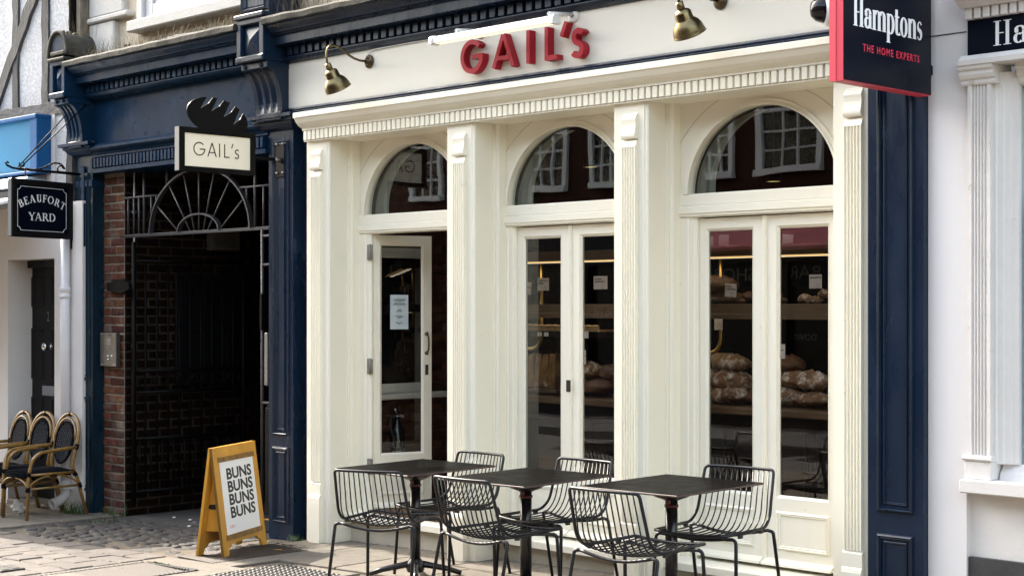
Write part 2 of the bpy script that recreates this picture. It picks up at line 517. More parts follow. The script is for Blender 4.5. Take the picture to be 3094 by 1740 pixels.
def thing(name, label, cat, loc=(0, 0, 0), group=None, kind=None):
    o = bpy.data.objects.new(name, None)
    o.empty_display_size = 0.1
    COL.objects.link(o)
    o.location = loc
    return tag(o, label, cat, group, kind)

def tag(o, label=None, cat=None, group=None, kind=None):
    if label: o['label'] = label
    if cat: o['category'] = cat
    if group: o['group'] = group
    if kind: o['kind'] = kind
    return o

def kids(o):
    return [c for c in bpy.data.objects if c.parent == o]

def copy_tree(o, children, parent=None):
    c = o.copy()
    COL.objects.link(c)
    c.parent = parent
    for ch in children.get(o, []):
        copy_tree(ch, children, c)
    return c

def child_map(root):
    mp = {}
    def rec(o):
        mp[o] = [c for c in COL.objects if c.parent == o]
        for c in mp[o]:
            rec(c)
    rec(root)
    return mp

def inst(name, me, parent, loc, rot=(0, 0, 0), sca=(1, 1, 1)):
    o = bpy.data.objects.new(name, me)
    COL.objects.link(o)
    o.parent = parent
    o.location = Vector(loc) - Vector(root_base(parent))
    o.rotation_euler = rot
    o.scale = sca
    return o

def arc(cx, cy, rx, ry, a0, a1, n=24):
    return [(cx + rx * math.cos(R(a0 + (a1 - a0) * i / n)), cy + ry * math.sin(R(a0 + (a1 - a0) * i / n))) for i in range(n + 1)]

def bez(p0, p1, p2, p3, n=10):
    p0, p1, p2, p3 = map(Vector, (p0, p1, p2, p3))
    return [tuple(p0 * (1 - t) ** 3 + p1 * 3 * t * (1 - t) ** 2 + p2 * 3 * t * t * (1 - t) + p3 * t ** 3) for t in [i / n for i in range(n + 1)]]

def rounded(pts, r, n=6):
    """round the corners of an open 3D polyline"""
    P = [Vector(p) for p in pts]
    out = [P[0]]
    for i in range(1, len(P) - 1):
        a, b, c = P[i - 1], P[i], P[i + 1]
        ra = min(r, (a - b).length * .48, (c - b).length * .48)
        s, e = b + (a - b).normalized() * ra, b + (c - b).normalized() * ra
        for k in range(n + 1):
            t = k / n
            out.append(s * (1 - t) ** 2 + b * 2 * t * (1 - t) + e * t * t)
    out.append(P[-1])
    return out

def g(x):
    """pavement height"""
    return 0.028 * max(-9, min(9, x))

FAC = lambda x, y, z: ((x, y, z), (1, 0, 0), (0, 0, 1), (0, -1, 0))     # frame on a wall facing the street
SIDE = lambda x, y, z: ((x, y, z), (0, 1, 0), (0, 0, 1), (1, 0, 0))     # frame on a sign facing along +x

def text(body, size, fr, m, parent, name='lettering', sx=1.0, spacing=1.0, align='CENTER', depth=0.002, offset=0.0):
    cu = bpy.data.curves.new('txt', 'FONT')
    cu.body = body
    cu.size = size
    cu.align_x = align
    cu.space_character = spacing
    cu.extrude = depth / 2
    cu.offset = offset
    cu.resolution_u = 3
    ob = bpy.data.objects.new('txt', cu)
    COL.objects.link(ob)
    dg = bpy.context.evaluated_depsgraph_get()
    dg.update()
    me = bpy.data.meshes.new_from_object(ob.evaluated_get(dg))
    bpy.data.objects.remove(ob)
    o, u, v, n = map(Vector, fr)
    base = Vector(root_base(parent))
    for p in me.vertices:
        c = p.co
        p.co = o + u * c.x * sx + v * c.y + n * (c.z + depth / 2) - base
    me.materials.clear()
    me.materials.append(M[m])
    me.name = name
    r = bpy.data.objects.new(name, me)
    COL.objects.link(r)
    r.parent = parent
    return r

# --- hand drawn letters: lists of strokes (points, width or widths) on a unit cap height
def strokes_geo(w):
    """plain round-and-straight capitals: G A I L ' s ; returns (strokes, advance)"""
    h = w / 2
    return {
        'G': ([(arc(0.5, 0.5, 0.5 - h, 0.5 - h, 42, 360, 44), w), ([(0.53, 0.5 - h * .2), (1.0 , 0.5 - h * .2)], w)], 1.10),
        'A': ([([(0.0 + h, 0), (0.40, 1.0)], w), ([(0.80 - h, 0), (0.40, 1.0)], w), ([(0.18, 0.30), (0.62, 0.30)], w * .85)], 0.86),
        'I': ([([(0.10, 0), (0.10, 1)], w)], 0.36),
        'L': ([([(0.10, 0), (0.10, 1)], w), ([(0.10 , h), (0.52, h)], w)], 0.60),
        "'": ([([(0.03, 0.72), (0.14, 1.06)], w * .95)], 0.17),
        's': ([(arc(0.26, 0.49, 0.15, 0.155, 30, 255, 14)[:-1] + arc(0.22, 0.175, 0.17, 0.175 - h * .3, 78, -150, 16), w)], 0.48),
    }

def draw_letters(word, glyphs, size, sxy, fr, d, parent, m, sp=0.0, name='letter', one=False, eps=0.0004):
    x, mb = 0.0, MB()
    o, u, v, n = map(Vector, fr)
    for ch in word:
        if ch == ' ':
            x += 0.4
            continue
        st, adv = glyphs[ch]
        if not one:
            mb = MB()
        for i, (pts, w) in enumerate(st):
            P = [((x + px) * size * sxy, py * size) for px, py in pts]
            W = [q * size for q in w] if isinstance(w, (list, tuple)) else w * size
            mb.ribbon(P, W, fr, 0, d + i * eps)
        if not one:
            mb.build(name, m, parent)
        x += adv + sp
    if one:
        mb.build(name, m, parent)
    return x * size * sxy

def vw(a0, a1, n, thick, thin):
    """stroke widths along an arc: thick at the sides, thin at top and bottom"""
    return [thin + (thick - thin) * abs(math.cos(R(a0 + (a1 - a0) * i / n))) ** 1.4 for i in range(n + 1)]

def serif_glyphs(T=0.17, t=0.06, s=0.035):
    def stem(x, y0=0, y1=1, w=T, sw=0.17, top=True, bot=True):
        q = [([(x, y0), (x, y1)], w)]
        if bot: q.append(([(x - sw, y0 + s / 2), (x + sw, y0 + s / 2)], s))
        if top: q.append(([(x - sw, y1 - s / 2), (x + sw, y1 - s / 2)], s))
        return q
    def bowl(cx, cy, rx, ry, a0, a1, n=20):
        return (arc(cx, cy, rx, ry, a0, a1, n), vw(a0, a1, n, T, t))
    G = {}
    G['B'] = (stem(0.17) + [([(0.17, 0.97), (0.36, 0.97)], t), bowl(0.36, 0.755, 0.17, 0.215, 90, -90, 14), ([(0.17, 0.53), (0.40, 0.53)], t),
                            bowl(0.38, 0.28, 0.21, 0.25, 90, -90, 14), ([(0.17, 0.03), (0.38, 0.03)], t)], 0.74)
    G['E'] = (stem(0.17) + [([(0.17, 0.97), (0.60, 0.97)], t), ([(0.17, 0.53), (0.47, 0.53)], t), ([(0.17, 0.03), (0.62, 0.03)], t),
                            ([(0.59, 1.0), (0.61, 0.80)], [.07, .03]), ([(0.46, 0.65), (0.46, 0.41)], [.03, .05]), ([(0.60, 0.0), (0.64, 0.24)], [.08, .03])], 0.74)
    G['A'] = ([([(0.10, 0.02), (0.40, 1.0)], t), ([(0.40, 1.0), (0.74, 0.02)], T), ([(0.20, 0.33), (0.60, 0.33)], t * .8),
               ([(0.0, s / 2), (0.22, s / 2)], s), ([(0.58, s / 2), (0.88, s / 2)], s)], 0.90)
    G['U'] = ([([(0.19, 1), (0.19, 0.32)], T), bowl(0.41, 0.32, 0.22, 0.30, 180, 360, 16), ([(0.63, 0.32), (0.63, 1)], t),
               ([(0.03, 1 - s / 2), (0.35, 1 - s / 2)], s), ([(0.50, 1 - s / 2), (0.76, 1 - s / 2)], s)], 0.82)
    G['F'] = (stem(0.17) + [([(0.17, 0.97), (0.58, 0.97)], t), ([(0.17, 0.53), (0.46, 0.53)], t),
                            ([(0.57, 1.0), (0.60, 0.78)], [.07, .03]), ([(0.46, 0.65), (0.46, 0.41)], [.03, .05])], 0.66)
    G['O'] = ([bowl(0.46, 0.5, 0.40, 0.48, 0, 360, 40)], 0.94)
    G['R'] = (stem(0.17) + [([(0.17, 0.97), (0.36, 0.97)], t), bowl(0.36, 0.74, 0.19, 0.23, 90, -90, 14), ([(0.17, 0.51), (0.40, 0.51)], t),
                            ([(0.38, 0.52), (0.74, 0.02)], T), ([(0.62, s / 2), (0.86, s / 2)], s)], 0.84)
    G['T'] = (stem(0.38, top=False) + [([(0.04, 0.97), (0.72, 0.97)], t), ([(0.05, 1.0), (0.03, 0.76)], [.08, .03]), ([(0.71, 1.0), (0.73, 0.76)], [.08, .03])], 0.76)
    G['Y'] = ([([(0.10, 0.98), (0.42, 0.46)], T), ([(0.72, 0.98), (0.42, 0.46)], t), ([(0.42, 0.0), (0.42, 0.50)], T),
               ([(0.0, 1 - s / 2), (0.28, 1 - s / 2)], s), ([(0.58, 1 - s / 2), (0.84, 1 - s / 2)], s), ([(0.25, s / 2), (0.59, s / 2)], s)], 0.80)
    G['D'] = (stem(0.17) + [([(0.17, 0.97), (0.36, 0.97)], t), bowl(0.36, 0.5, 0.37, 0.47, 90, -90, 22), ([(0.17, 0.03), (0.36, 0.03)], t)], 0.88)
    # condensed high-contrast lower case
    X = 0.70
    G['H'] = (stem(0.15, w=T, sw=0.15) + stem(0.55, w=T, sw=0.15) + [([(0.23, 0.50), (0.40, 0.50)], t * .8)], 0.74)
    G['a'] = ([([(0.42, 0.02), (0.42, 0.50)], T * .95), bowl(0.27, 0.50, 0.16, 0.18, 5, 165, 14), (arc(0.14, 0.50, 0.045, 0.05, 0, 360, 10), 0.085),
               bowl(0.23, 0.20, 0.14, 0.18, 60, 320, 20), ([(0.30, 0.37), (0.42, 0.42)], t), ([(0.42, 0.03), (0.54, 0.03)], s * 1.2)], 0.56)
    sm = lambda x, y0=0: [([(x, y0), (x, X)], T), ([(x - .14, y0 + s / 2), (x + .14, y0 + s / 2)], s), ([(x - .14, X - .03), (x, X - .01)], [.02, .05])]
    foot = lambda x: ([(x - .13, s / 2), (x + .13, s / 2)], s)
    hump = lambda x0, x1: [bowl((x0 + x1) / 2 + .03, 0.52, (x1 - x0) / 2 - .03, 0.17, 160, 0, 12), ([(x1, 0), (x1, 0.52)], T), foot(x1)]
    G['m'] = (sm(0.15) + hump(0.15, 0.50) + hump(0.50, 0.85), 1.02)
    G['n'] = (sm(0.15) + hump(0.15, 0.50), 0.67)
    G['p'] = (sm(0.15, -0.34) + [bowl(0.30, 0.34, 0.20, 0.34, 140, -140, 24)], 0.58)
    G['t'] = ([([(0.17, 0.14), (0.17, 0.92)], T), bowl(0.30, 0.14, 0.13, 0.12, 180, 330, 10), ([(0.03, 0.66), (0.36, 0.66)], t)], 0.44)
    G['o'] = ([bowl(0.27, 0.34, 0.19, 0.34, 0, 360, 30)], 0.56)
    G['s'] = ([(arc(0.24, 0.50, 0.13, 0.17, 25, 235, 14)[:-1] + arc(0.21, 0.19, 0.14, 0.17, 55, -155, 14),
                [t] * 8 + [t + (T - t) * k / 6 for k in range(7)] + [T - (T - t) * k / 8 for k in range(9)] + [t] * 5)], 0.46)
    return G

# ================================================================== GROUND
pav = MB()
for a, b in ((-9, 9),):
    n = 24
    for i in range(n):
        x0, x1 = a + (b - a) * i / n, a + (b - a) * (i + 1) / n
        z0, z1 = g(x0) - 0.022, g(x1) - 0.022
        pav.add([(x0, -6.0, z0), (x1, -6.0, z1), (x1, 0.6, z1), (x0, 0.6, z0)], [(0, 1, 2, 3)])
pavement = pav.build('pavement', 'joint_sand', base=(0, 0, 0))
tag(pavement, kind='structure')
road = MB().box(-40, 40, -9.2, -6.18, -0.6, -0.20).build('road', 'asphalt', base=(0, 0, 0)); tag(road, kind='structure')
kerb = MB()
for i in range(16):
    x0 = -9 + i * .97
    kerb.bbox(x0, x0 + .96, -6.16, -6.005, -0.6, g(x0 + .45) - .01, .012)
kerb = kerb.build('kerb', 'concrete', base=(0, 0, 0)); tag(kerb, kind='structure')
fp = MB().box(-40, 40, -11.4, -9.2, -0.6, -0.08).build('far_pavement', 'asphalt', base=(0, 0, 0)); tag(fp, kind='structure')
gr = MB().box(-60, 60, -60, 60, -0.9, -0.62).build('ground', 'asphalt', base=(0, 0, 0)); tag(gr, kind='structure')

SL = math.atan(0.028)
def ground_piece(name, x0, x1, y0, y1, m, h=0.0, thick=0.05, b=0.006, jit=0.0, parent=pavement, cache={}):
    key = (round(x1 - x0, 3), round(y1 - y0, 3), m, b, name)
    if key not in cache:
        w, d = (x1 - x0) / 2, (y1 - y0) / 2
        cache[key] = MB().bbox(-w, w, -d, d, -thick, 0, b).mesh(name, m)
    cx = (x0 + x1) / 2
    return inst(name, cache[key], parent, (cx, (y0 + y1) / 2, g(cx) + h), (random.uniform(-jit, jit), -SL + random.uniform(-jit, jit), random.uniform(-jit, jit) * .6))

# flagstones right of the drive: a border course by the wall, then big slabs
bx = -0.03
while bx < 4.9:
    w = random.choice((0.52, 0.60, 0.68))
    ground_piece('paving_slab', bx + .004, bx + w - .004, -0.215, 0.19, 'slab', 0, jit=.002)
    bx += w
rows = [(-0.222, -0.72), (-0.73, -1.30), (-1.31, -1.90), (-1.91, -2.5), (-2.51, -3.2)]
for i, (a, b) in enumerate(rows):
    bx = 0.62 + (0.31 if i % 2 else 0) if i < 2 else (0.78 if i == 2 else -0.02)
    while bx < 6.0:
        w = random.choice((0.60, 0.75, 0.9))
        if not (i >= 1 and bx < 1.5 and bx + w > 0.85 and b < -0.8 and a > -1.45):
            ground_piece('paving_slab', bx + .005, bx + w - .005, b + .005, a - .005, 'slab', random.uniform(-.002, .002), jit=.003)
        bx += w
# poured concrete round the covers
ground_piece('concrete_strip', -0.06, 0.60, -0.285, -0.222, 'concrete', -.003)
ground_piece('concrete_strip', 0.40, 0.615, -1.31, -0.29, 'concrete', -.004)
ground_piece('concrete_strip', -0.10, 0.82, -1.31, -1.095, 'concrete', -.002)
ground_piece('concrete_strip', 0.62, 0.84, -3.2, -1.315, 'concrete', -.003)
ground_piece('concrete_strip', 0.845, 1.50, -1.06, -0.73, 'concrete', -.012)
ground_piece('concrete_strip', -0.10, -0.01, -3.2, -1.32, 'concrete', -.004)

# block pavers of the drive crossing
pk = 0
row = 0
y = -1.10
PW, PL = 0.185, 0.27
while y > -2.6:
    x = -0.115 - (PL / 2 if row % 2 else 0) * 1.0
    if row % 2:
        ground_piece('paver', x + .004, -0.118, y - PW + .004, y - .004, 'paver', random.uniform(-.004, .003), jit=.009, b=.008)
    lim = -2.75 if y > -1.9 else -1.9
    while x > lim and pk < 150:
        ground_piece('paver', x - PL + .004, x - .004, y - PW + .004, y - .004, 'paver', random.uniform(-.005, .004), jit=.010, b=.008)
        x -= PL
        pk += 1
    y -= PW
    row += 1

# cobbles of the yard entry
cob_meshes = []
for k in range(7):
    mb = MB()
    nu, nv = 10, 4
    vs = []
    for i in range(nv + 1):
        ph = math.pi / 2 * i / nv
        for j in range(nu):
            a = 2 * math.pi * j / nu
            rr = math.sin(ph) ** 0.55 * (1 + 0.20 * noise.noise(Vector((math.cos(a) * 1.3, math.sin(a) * 1.3, k * 9.1))))
            vs.append((rr * math.cos(a) * 0.5, rr * math.sin(a) * 0.5, math.cos(ph) ** 0.6 * (1 + .18 * noise.noise(Vector((math.cos(a) * 2, math.sin(a) * 2, ph + k * 3)))) if i < nv else -0.6))
    fs = []
    for i in range(nv):
        for j in range(nu):
            fs.append((i * nu + j, (i + 1) * nu + j, (i + 1) * nu + (j + 1) % nu, i * nu + (j + 1) % nu))
    mb.add(vs, fs, True)
    cob_meshes.append(mb.mesh('cobble', 'cobble'))
def in_poly(x, y, P):
    c = False
    for i in range(len(P)):
        x0, y0 = P[i]
        x1, y1 = P[i - 1]
        if (y0 > y) != (y1 > y) and x < (x1 - x0) * (y - y0) / (y1 - y0) + x0:
            c = not c
    return c
CP = [(-2.75, -1.06), (-2.75, -0.30), (-2.45, 0.02), (-1.55, 0.08), (-1.0, -0.10), (-0.55, -0.32), (-0.12, -0.34), (-0.10, -1.05)]
cnt = 0
yy = -1.02
while yy < 0.1:
    xx = -2.8 + random.uniform(0, .1)
    while xx < -0.08:
        L, W = random.uniform(.11, .21), random.uniform(.070, .105)
        x, y = xx + L / 2, yy + random.uniform(-.02, .02)
        if in_poly(x, y, CP) and random.random() > 0.10 and cnt < 290:
            sunk = 0.55 if (y < -0.72 and x > -0.9) else 1.0
            inst('cobble', random.choice(cob_meshes), pavement, (x, y, g(x) - .027), (random.uniform(-.07, .07), random.uniform(-.07, .07), random.uniform(-.45, .45)),
                 (L, W, random.uniform(.010, .022) * sunk + .002))
            cnt += 1
        xx += L + random.uniform(.0, .03)
    yy += 0.083
# worn floor of the passage and the pavement in front of the blue shop
ps = MB()
ps.add([(-2.70, 0.0, g(-2.7) - .016), (-0.45, -0.33, g(-.45) - .016), (-0.45, 6, g(-.45) - .016), (-2.70, 6, g(-2.7) - .016)], [(0, 1, 2, 3)])
o = ps.build('passage_floor', 'dark_floor', base=(0, 0, 0)); tag(o, kind='structure')
ground_piece('slate_slab', -1.75, -0.75, 0.15, 1.3, 'slate', -.004, thick=.03)
for i in range(5):
    ground_piece('paving_slab', -6.2 + i * .70, -5.51 + i * .70, -1.02, -0.46, 'slab', 0, jit=.003)
    ground_piece('paving_slab', -6.4 + i * .74, -5.67 + i * .74, -0.45, 0.10, 'slab', 0, jit=.003)
    ground_piece('paving_slab', -6.4 + i * .74, -5.67 + i * .74, -1.62, -1.03, 'slab', 0, jit=.003)

# ------------------------------------------------------------------ covers let into the pavement
t = thing('drain_grating', 'brown ribbed metal mat grating let into pavement under the yellow board', 'grating', (0.26, -0.68, g(.26)))
b = MB()
q = [(0.13, -1.08), (0.395, -1.09), (0.395, -0.30), (-0.02, -0.29)]
b.box(-0.02, 0.395, -1.085, -0.29, -0.03, g(.2) - .012)
b.build('tray', 'dark_void', t)
for i in range(56):
    y0 = -1.083 + i * .0142
    MB().bbox(-0.02, 0.395, y0, y0 + .0075, g(.2) - .013, g(.2) + .004, .001).build('slat', 'grating', t)
t = thing('stud_cover', 'square iron inspection cover with rows of raised bright studs', 'manhole cover', (1.17, -1.15, g(1.17)))
MB().bbox(0.86, 1.49, -1.42, -0.85, -.03, g(1.17) - .004, .004).build('plate', 'cover_iron', t)
sm = MB().lathe([(0.016, 0), (0.015, .0035), (0.011, .0065), (0.0, .0075)], (0, 0, 0), n=10).mesh('stud', 'stud')
for i in range(13):
    for j in range(12):
        x, y = .885 + i * .0485 + (.024 if j % 2 else 0), -1.395 + j * .048
        if x < 1.48:
            inst('stud', sm, t, (x, y, g(1.17) - .0045), sca=(1, .8, 1))
t = thing('recessed_cover', 'inspection cover filled with pebbly concrete inside a chain patterned metal rim', 'manhole cover', (0.3, -1.7, g(.3)))
MB().box(0.02, 0.58, -2.4, -1.36, -.03, g(.3) - .008).build('infill', 'aggregate', t)
rim = MB()
def chain(p, q):
    n = int((Vector(q) - Vector(p)).length / .034)
    for i in range(n):
        c = Vector(p).lerp(Vector(q), (i + .5) / n)
        rim.lathe([(.018, -.012), (.019, .003), (.012, .006), (.0, .004)], (c.x, c.y, g(c.x) - .002), n=8)
chain((0.02, -1.345), (0.60, -1.345))
chain((0.60, -1.36), (0.60, -2.4))
chain((0.0, -1.36), (0.0, -2.4))
rim.build('rim', 'cover_iron', t)
t = thing('small_iron_cover', 'small square iron cover set among the block pavers', 'manhole cover', (-0.45, -2.1, g(-.45)))
MB().bbox(-0.56, -0.36, -2.19, -2.02, -.04, g(-.45) + .010, .004).build('lid', 'cover_iron', t)
MB().bbox(-0.54, -0.38, -2.16, -2.12, g(-.45) + .0095, g(-.45) + .013, .001).bbox(-0.54, -0.38, -2.09, -2.05, g(-.45) + .0095, g(-.45) + .013, .001).build('ridge', 'cover_iron', t)
t = thing('doorstep_grating', 'dark drain slab in pavement below the rattan chairs', 'grating', (-3.5, -.8, g(-3.5)))
for i in range(11):
    MB().bbox(-3.85, -3.28, -0.96 + i * .028, -0.94 + i * .028, g(-3.5), g(-3.5) + .007, .002).build('slat', 'grating', t)

# ================================================================== PASSAGE (brick yard entry)
pw = thing('brick_passage', 'shaded brick archway passage with lime stained red brick pier beside the blue post', 'passage', (-2.8, 0.2, 0))
def brick_mesh(L, H, D, k, m):
    mb = MB().bbox(-L / 2, L / 2, -D, 0, -H / 2, H / 2, .006)
    rr = random.Random(k)
    mb.v = [(x + rr.uniform(-.003, .003), y + rr.uniform(-.002, .002), z + rr.uniform(-.003, .003)) for x, y, z in mb.v]
    return mb.mesh('brick', m)
BR = {}
def brick(L, m, k, H=.062):
    key = (round(L, 3), m, k % 4)
    if key not in BR:
        BR[key] = brick_mesh(L, H, .03, hash(key) % 999, m)
    return BR[key]
# pier facing the street, x -3.04..-2.69 at y .13
MB().box(-3.04, -2.718, .135, .44, -.25, 3.1).build('mortar_bed', 'mortar', pw)
MB().box(-2.90, -2.7195, .44, 5.0, -.25, 3.2).box(-2.7185, -2.717, .14, .44, -.2, 3.1).build('wall_mortar', 'shaded_passage_mortar', pw)
nb = 0
for r in range(39):
    z = -.10 + r * .075
    xs = [(-3.045, -2.935), (-2.925, -2.722)] if r % 2 else [(-3.045, -2.84), (-2.83, -2.722)]
    for a, b2 in xs:
        inst('brick', brick(b2 - a, 'brick', r), pw, ((a + b2) / 2, .158 + random.uniform(-.004, .002), z + .03), (random.uniform(-.01, .01), 0, 0))
        nb += 1
# passage wall going in (faces +x), nearest bricks one by one
for r in range(39):
    z = -.10 + r * .075
    yv = .145 + (0.115 if r % 2 else 0)
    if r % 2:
        inst('brick', brick(.105, 'shaded_passage_brick', r), pw, (-2.713, .145 + .0525, z + .03), (0, 0, R(-90)))
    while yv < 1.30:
        inst('brick', brick(.215, 'shaded_passage_brick', r + int(yv * 7)), pw, (-2.713 + random.uniform(-.003, .004), yv + .1075, z + .03), (0, 0, R(-90)))
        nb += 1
        yv += .23
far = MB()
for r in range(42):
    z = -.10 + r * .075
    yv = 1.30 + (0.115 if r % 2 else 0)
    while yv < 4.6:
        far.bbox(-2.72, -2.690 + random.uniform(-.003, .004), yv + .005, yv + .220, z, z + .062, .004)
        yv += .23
o = far.build('brick_coursing', 'shaded_passage_brick', pw); tag(o, kind='stuff')
MB().box(-0.50, -0.20, .13, 5.0, -.25, 3.2).build('side_wall', 'shaded_passage_brick', pw)
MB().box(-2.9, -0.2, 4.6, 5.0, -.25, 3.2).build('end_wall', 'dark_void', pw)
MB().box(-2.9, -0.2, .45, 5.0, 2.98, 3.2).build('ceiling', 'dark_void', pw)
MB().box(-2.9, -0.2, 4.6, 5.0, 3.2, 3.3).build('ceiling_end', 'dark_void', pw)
# conduit, vent box and dark window on the passage wall
t = thing('conduit', 'thin pale pipe clipped vertically to brick just inside the archway', 'pipe', (-2.66, .2, 0))
MB().tube([(-2.665, .20, .85), (-2.665, .20, 2.95)], .008, 6).build('pipe', 'pipe_white', t)
for z in (1.35, 2.0, 2.5):
    MB().box(-2.69, -2.652, .185, .215, z, z + .02).build('clip', 'steel_dull', t)
t = thing('wall_vent', 'louvred vent grille on passage wall behind the iron fanlight', 'vent', (-2.66, 1.1, 2.3))
MB().bbox(-2.69, -2.60, .95, 1.25, 2.20, 2.38).build('housing', 'dark_floor', t)
for i in range(8):
    MB().box(-2.60, -2.585, .97, 1.23, 2.215 + i * .02, 2.223 + i * .02).build('slat', 'steel_dull', t)
t = thing('passage_window', 'dark painted window recessed in the brick passage wall behind the gate', 'window', (-2.66, 1.0, 1.5))
MB().bbox(-2.69, -2.665, .62, 1.38, 1.02, 1.98).build('frame', 'door_black', t)
for i in range(3):
    MB().bbox(-2.665, -2.655, .66 + i * .24, .86 + i * .24, 1.06, 1.50).build('pane', 'far_dark', t)
    MB().bbox(-2.665, -2.655, .66 + i * .24, .86 + i * .24, 1.53, 1.94).build('pane', 'far_dark', t)

# intercom
t = thing('intercom', 'stainless steel door entry panel with buttons on the brick pier', 'intercom', (-2.88, .10, 1.33))
MB().bbox(-3.0, -2.735, .065, .105, 1.185, 1.475, .004).build('panel', 'steel', t)
bm_ = MB().lathe([(.009, 0), (.009, .006), (.004, .009), (0, .009)], (0, 0, 0), (0, -1, 0), 10).mesh('button', 'chrome')
for x, z in ((-2.86, 1.275), (-2.80, 1.277), (-2.86, 1.247)):
    inst('button', bm_, t, (x, .065, z))
for x in (-2.97, -2.765):
    for z in (1.46, 1.20):
        inst('screw', bm_, t, (x, .0655, z), sca=(.5, .5, .5))
for i in range(5):
    for j in range(5):
        inst('speaker_hole', bm_, t, (-2.88 + i * .012, .0665, 1.38 + j * .011), sca=(.25, .3, .25)).data.materials
MB().box(-2.87, -2.81, .0635, .0651, 1.452, 1.458).build('name_strip', 'ink', t)

# ------------------------------------------------------------------ gates
GY = .14
def bar(mb, p, q, r=.011, n=6):
    return mb.tube([p, q], r, n)
t = thing('gate_fanlight', 'grey iron overthrow with sunburst half circle fixed across top of archway', 'gate overthrow', (-1.6, GY, 2.3))
MB().bbox(-2.79, -0.50, GY - .008, GY + .008, 2.285, 2.312, .003).build('rail', 'gate_iron', t)
C0, RX, RZ = -1.595, .71, .50
flat = lambda P, w, d=.02: MB().ribbon(P, w, FAC(0, GY, 0), -d, d)
MB().ribbon(arc(C0, 2.31, RX, RZ, 0, 180, 36), .016, FAC(0, GY, 0), -.02, .02).build('outer_arch', 'gate_iron', t)
MB().ribbon(arc(C0, 2.31, .29, .135, 0, 180, 24), .014, FAC(0, GY, 0), -.02, .02).build('inner_arch', 'gate_iron', t)
for a in (28, 52, 72, 90, 108, 128, 152):
    x, z = C0 + RX * math.cos(R(a)), 2.31 + RZ * math.sin(R(a))
    x2 = C0 + .33 * math.cos(R(a)) * (1.0 if a in (28, 152) else .62)
    bar(MB(), (x2, GY, 2.31), (x, GY, z), .0078).build('ray', 'gate_iron', t)
for x0, x1 in ((-2.80, C0 - .565), (C0 + .565, -.50)):
    bar(MB(), (x0, GY, 2.625), (x1, GY, 2.625), .010).build('side_rail', 'gate_iron', t)
bar(MB(), (-2.70, GY, 2.86), (-.50, GY, 2.86), .010).build('top_rail', 'gate_iron', t)
for x, z1 in ((-2.66, 2.625), (-2.57, 2.625), (-2.49, 2.625), (-2.41, 2.86), (-2.30, 2.625), (-2.22, 2.625), (-2.06, 2.86), (-1.17, 2.86), (-1.02, 2.625), (-.94, 2.625), (-.83, 2.86), (-.72, 2.625)):
    dx = abs((x - C0) / RX)
    z0 = 2.31 if dx >= 1 else 2.31 + RZ * math.sqrt(1 - dx * dx)
    if z1 > z0:
        bar(MB(), (x, GY, z0), (x, GY, z1), .012 if z1 > 2.7 else .009).build('upright', 'gate_iron', t)
def gate_leaf(label, hx, sgn, ang):
    t = thing('iron_gate', label, 'gate', (hx, GY + .03, 0), 'iron gate leaves in the archway')
    W = 1.10
    ca, sa = math.cos(R(ang)), math.sin(R(ang))
    P = lambda s, z, o=0: (hx + sgn * s * ca - o * sa * sgn, GY + .03 + s * sa + o * ca, z)
    zf = g(hx) + .09
    for nm, s in (('stile', 0.0), ('stile', W)):
        bar(MB(), P(s, zf), P(s, 2.25 if s == 0 else 2.12), .020).build(nm, 'black_iron', t)
    for nm, z in (('top_rail', 2.09), ('scroll_rail', 1.15), ('scroll_rail', .965), ('middle_rail', .57), ('bottom_rail', .12)):
        bar(MB(), P(0, z), P(W, z), .014).build(nm, 'black_iron', t)
    for i in range(1, 10):
        bar(MB(), P(i * W / 10, .12), P(i * W / 10, 2.09), .0085).build('upright', 'black_iron', t)
        bar(MB(), P((i - .5) * W / 10, .12), P((i - .5) * W / 10, .57), .007).build('dog_bar', 'black_iron', t)
    for i in range(6):
        c = (i + .5) * W / 6
        pts = [P(c + (.012 + .0115 * k / 2) * math.cos(k * .55 + (i % 2) * 3.14), 1.058 + (.012 + .0115 * k / 2) * math.sin(k * .55 + (i % 2) * 3.14)) for k in range(13)]
        MB().tube(pts, .007, 5).build('scroll', 'black_iron', t)
    return t, P
t, P = gate_leaf('black iron gate leaf folded back against the left passage wall', -2.62, 1, 88)
hb = MB().prism([(-.14, .035), (.10, .06), (.22, .02), (.22, -.02), (.10, -.06), (-.14, -.035)], (-2.78, .115, 1.872), (1, 0, 0), (0, 0, 1), (0, -1, 0), 0, .03)
hb.build('hinge_plate', 'black_iron', t)
t, P = gate_leaf('black iron gate leaf with lock plate seen edge on beside the right blue post', -0.62, -1, 80)
MB().bbox(-.66, -.62, .10, .13, 1.10, 1.50).build('lock_plate', 'steel_dull', t)
MB().bbox(-.72, -.69, .10, .14, 1.52, 1.80).build('stop_plate', 'black_iron', t)
MB().bbox(-.665, -.53, .11, .15, .12, .93).build('kick_panel', 'black_iron', t)
t = thing('gate_post_frame', 'grey iron upright and box frame below the fanlight on right', 'gate post', (-.7, GY, 0))
bar(MB(), (-.735, GY, .0), (-.735, GY, 2.29), .014).build('post', 'gate_iron', t)
bar(MB(), (-.735, GY, 2.24), (-.50, GY, 2.24), .012).build('rail', 'gate_iron', t)
bar(MB(), (-.735, GY, 2.02), (-.50, GY, 2.02), .012).build('rail', 'gate_iron', t)
bar(MB(), (-.60, GY, .95), (-.60, GY, 2.02), .007).build('drop_rod', 'gate_iron', t)
bar(MB(), (-.735, GY, .965), (-.50, GY, .965), .012).build('rail', 'gate_iron', t)
MB().tube([(-.62 + .07 * math.cos(k * .5), GY, .88 + .075 * math.sin(k * .5)) for k in range(14)], .008, 5).build('scroll', 'gate_iron', t)

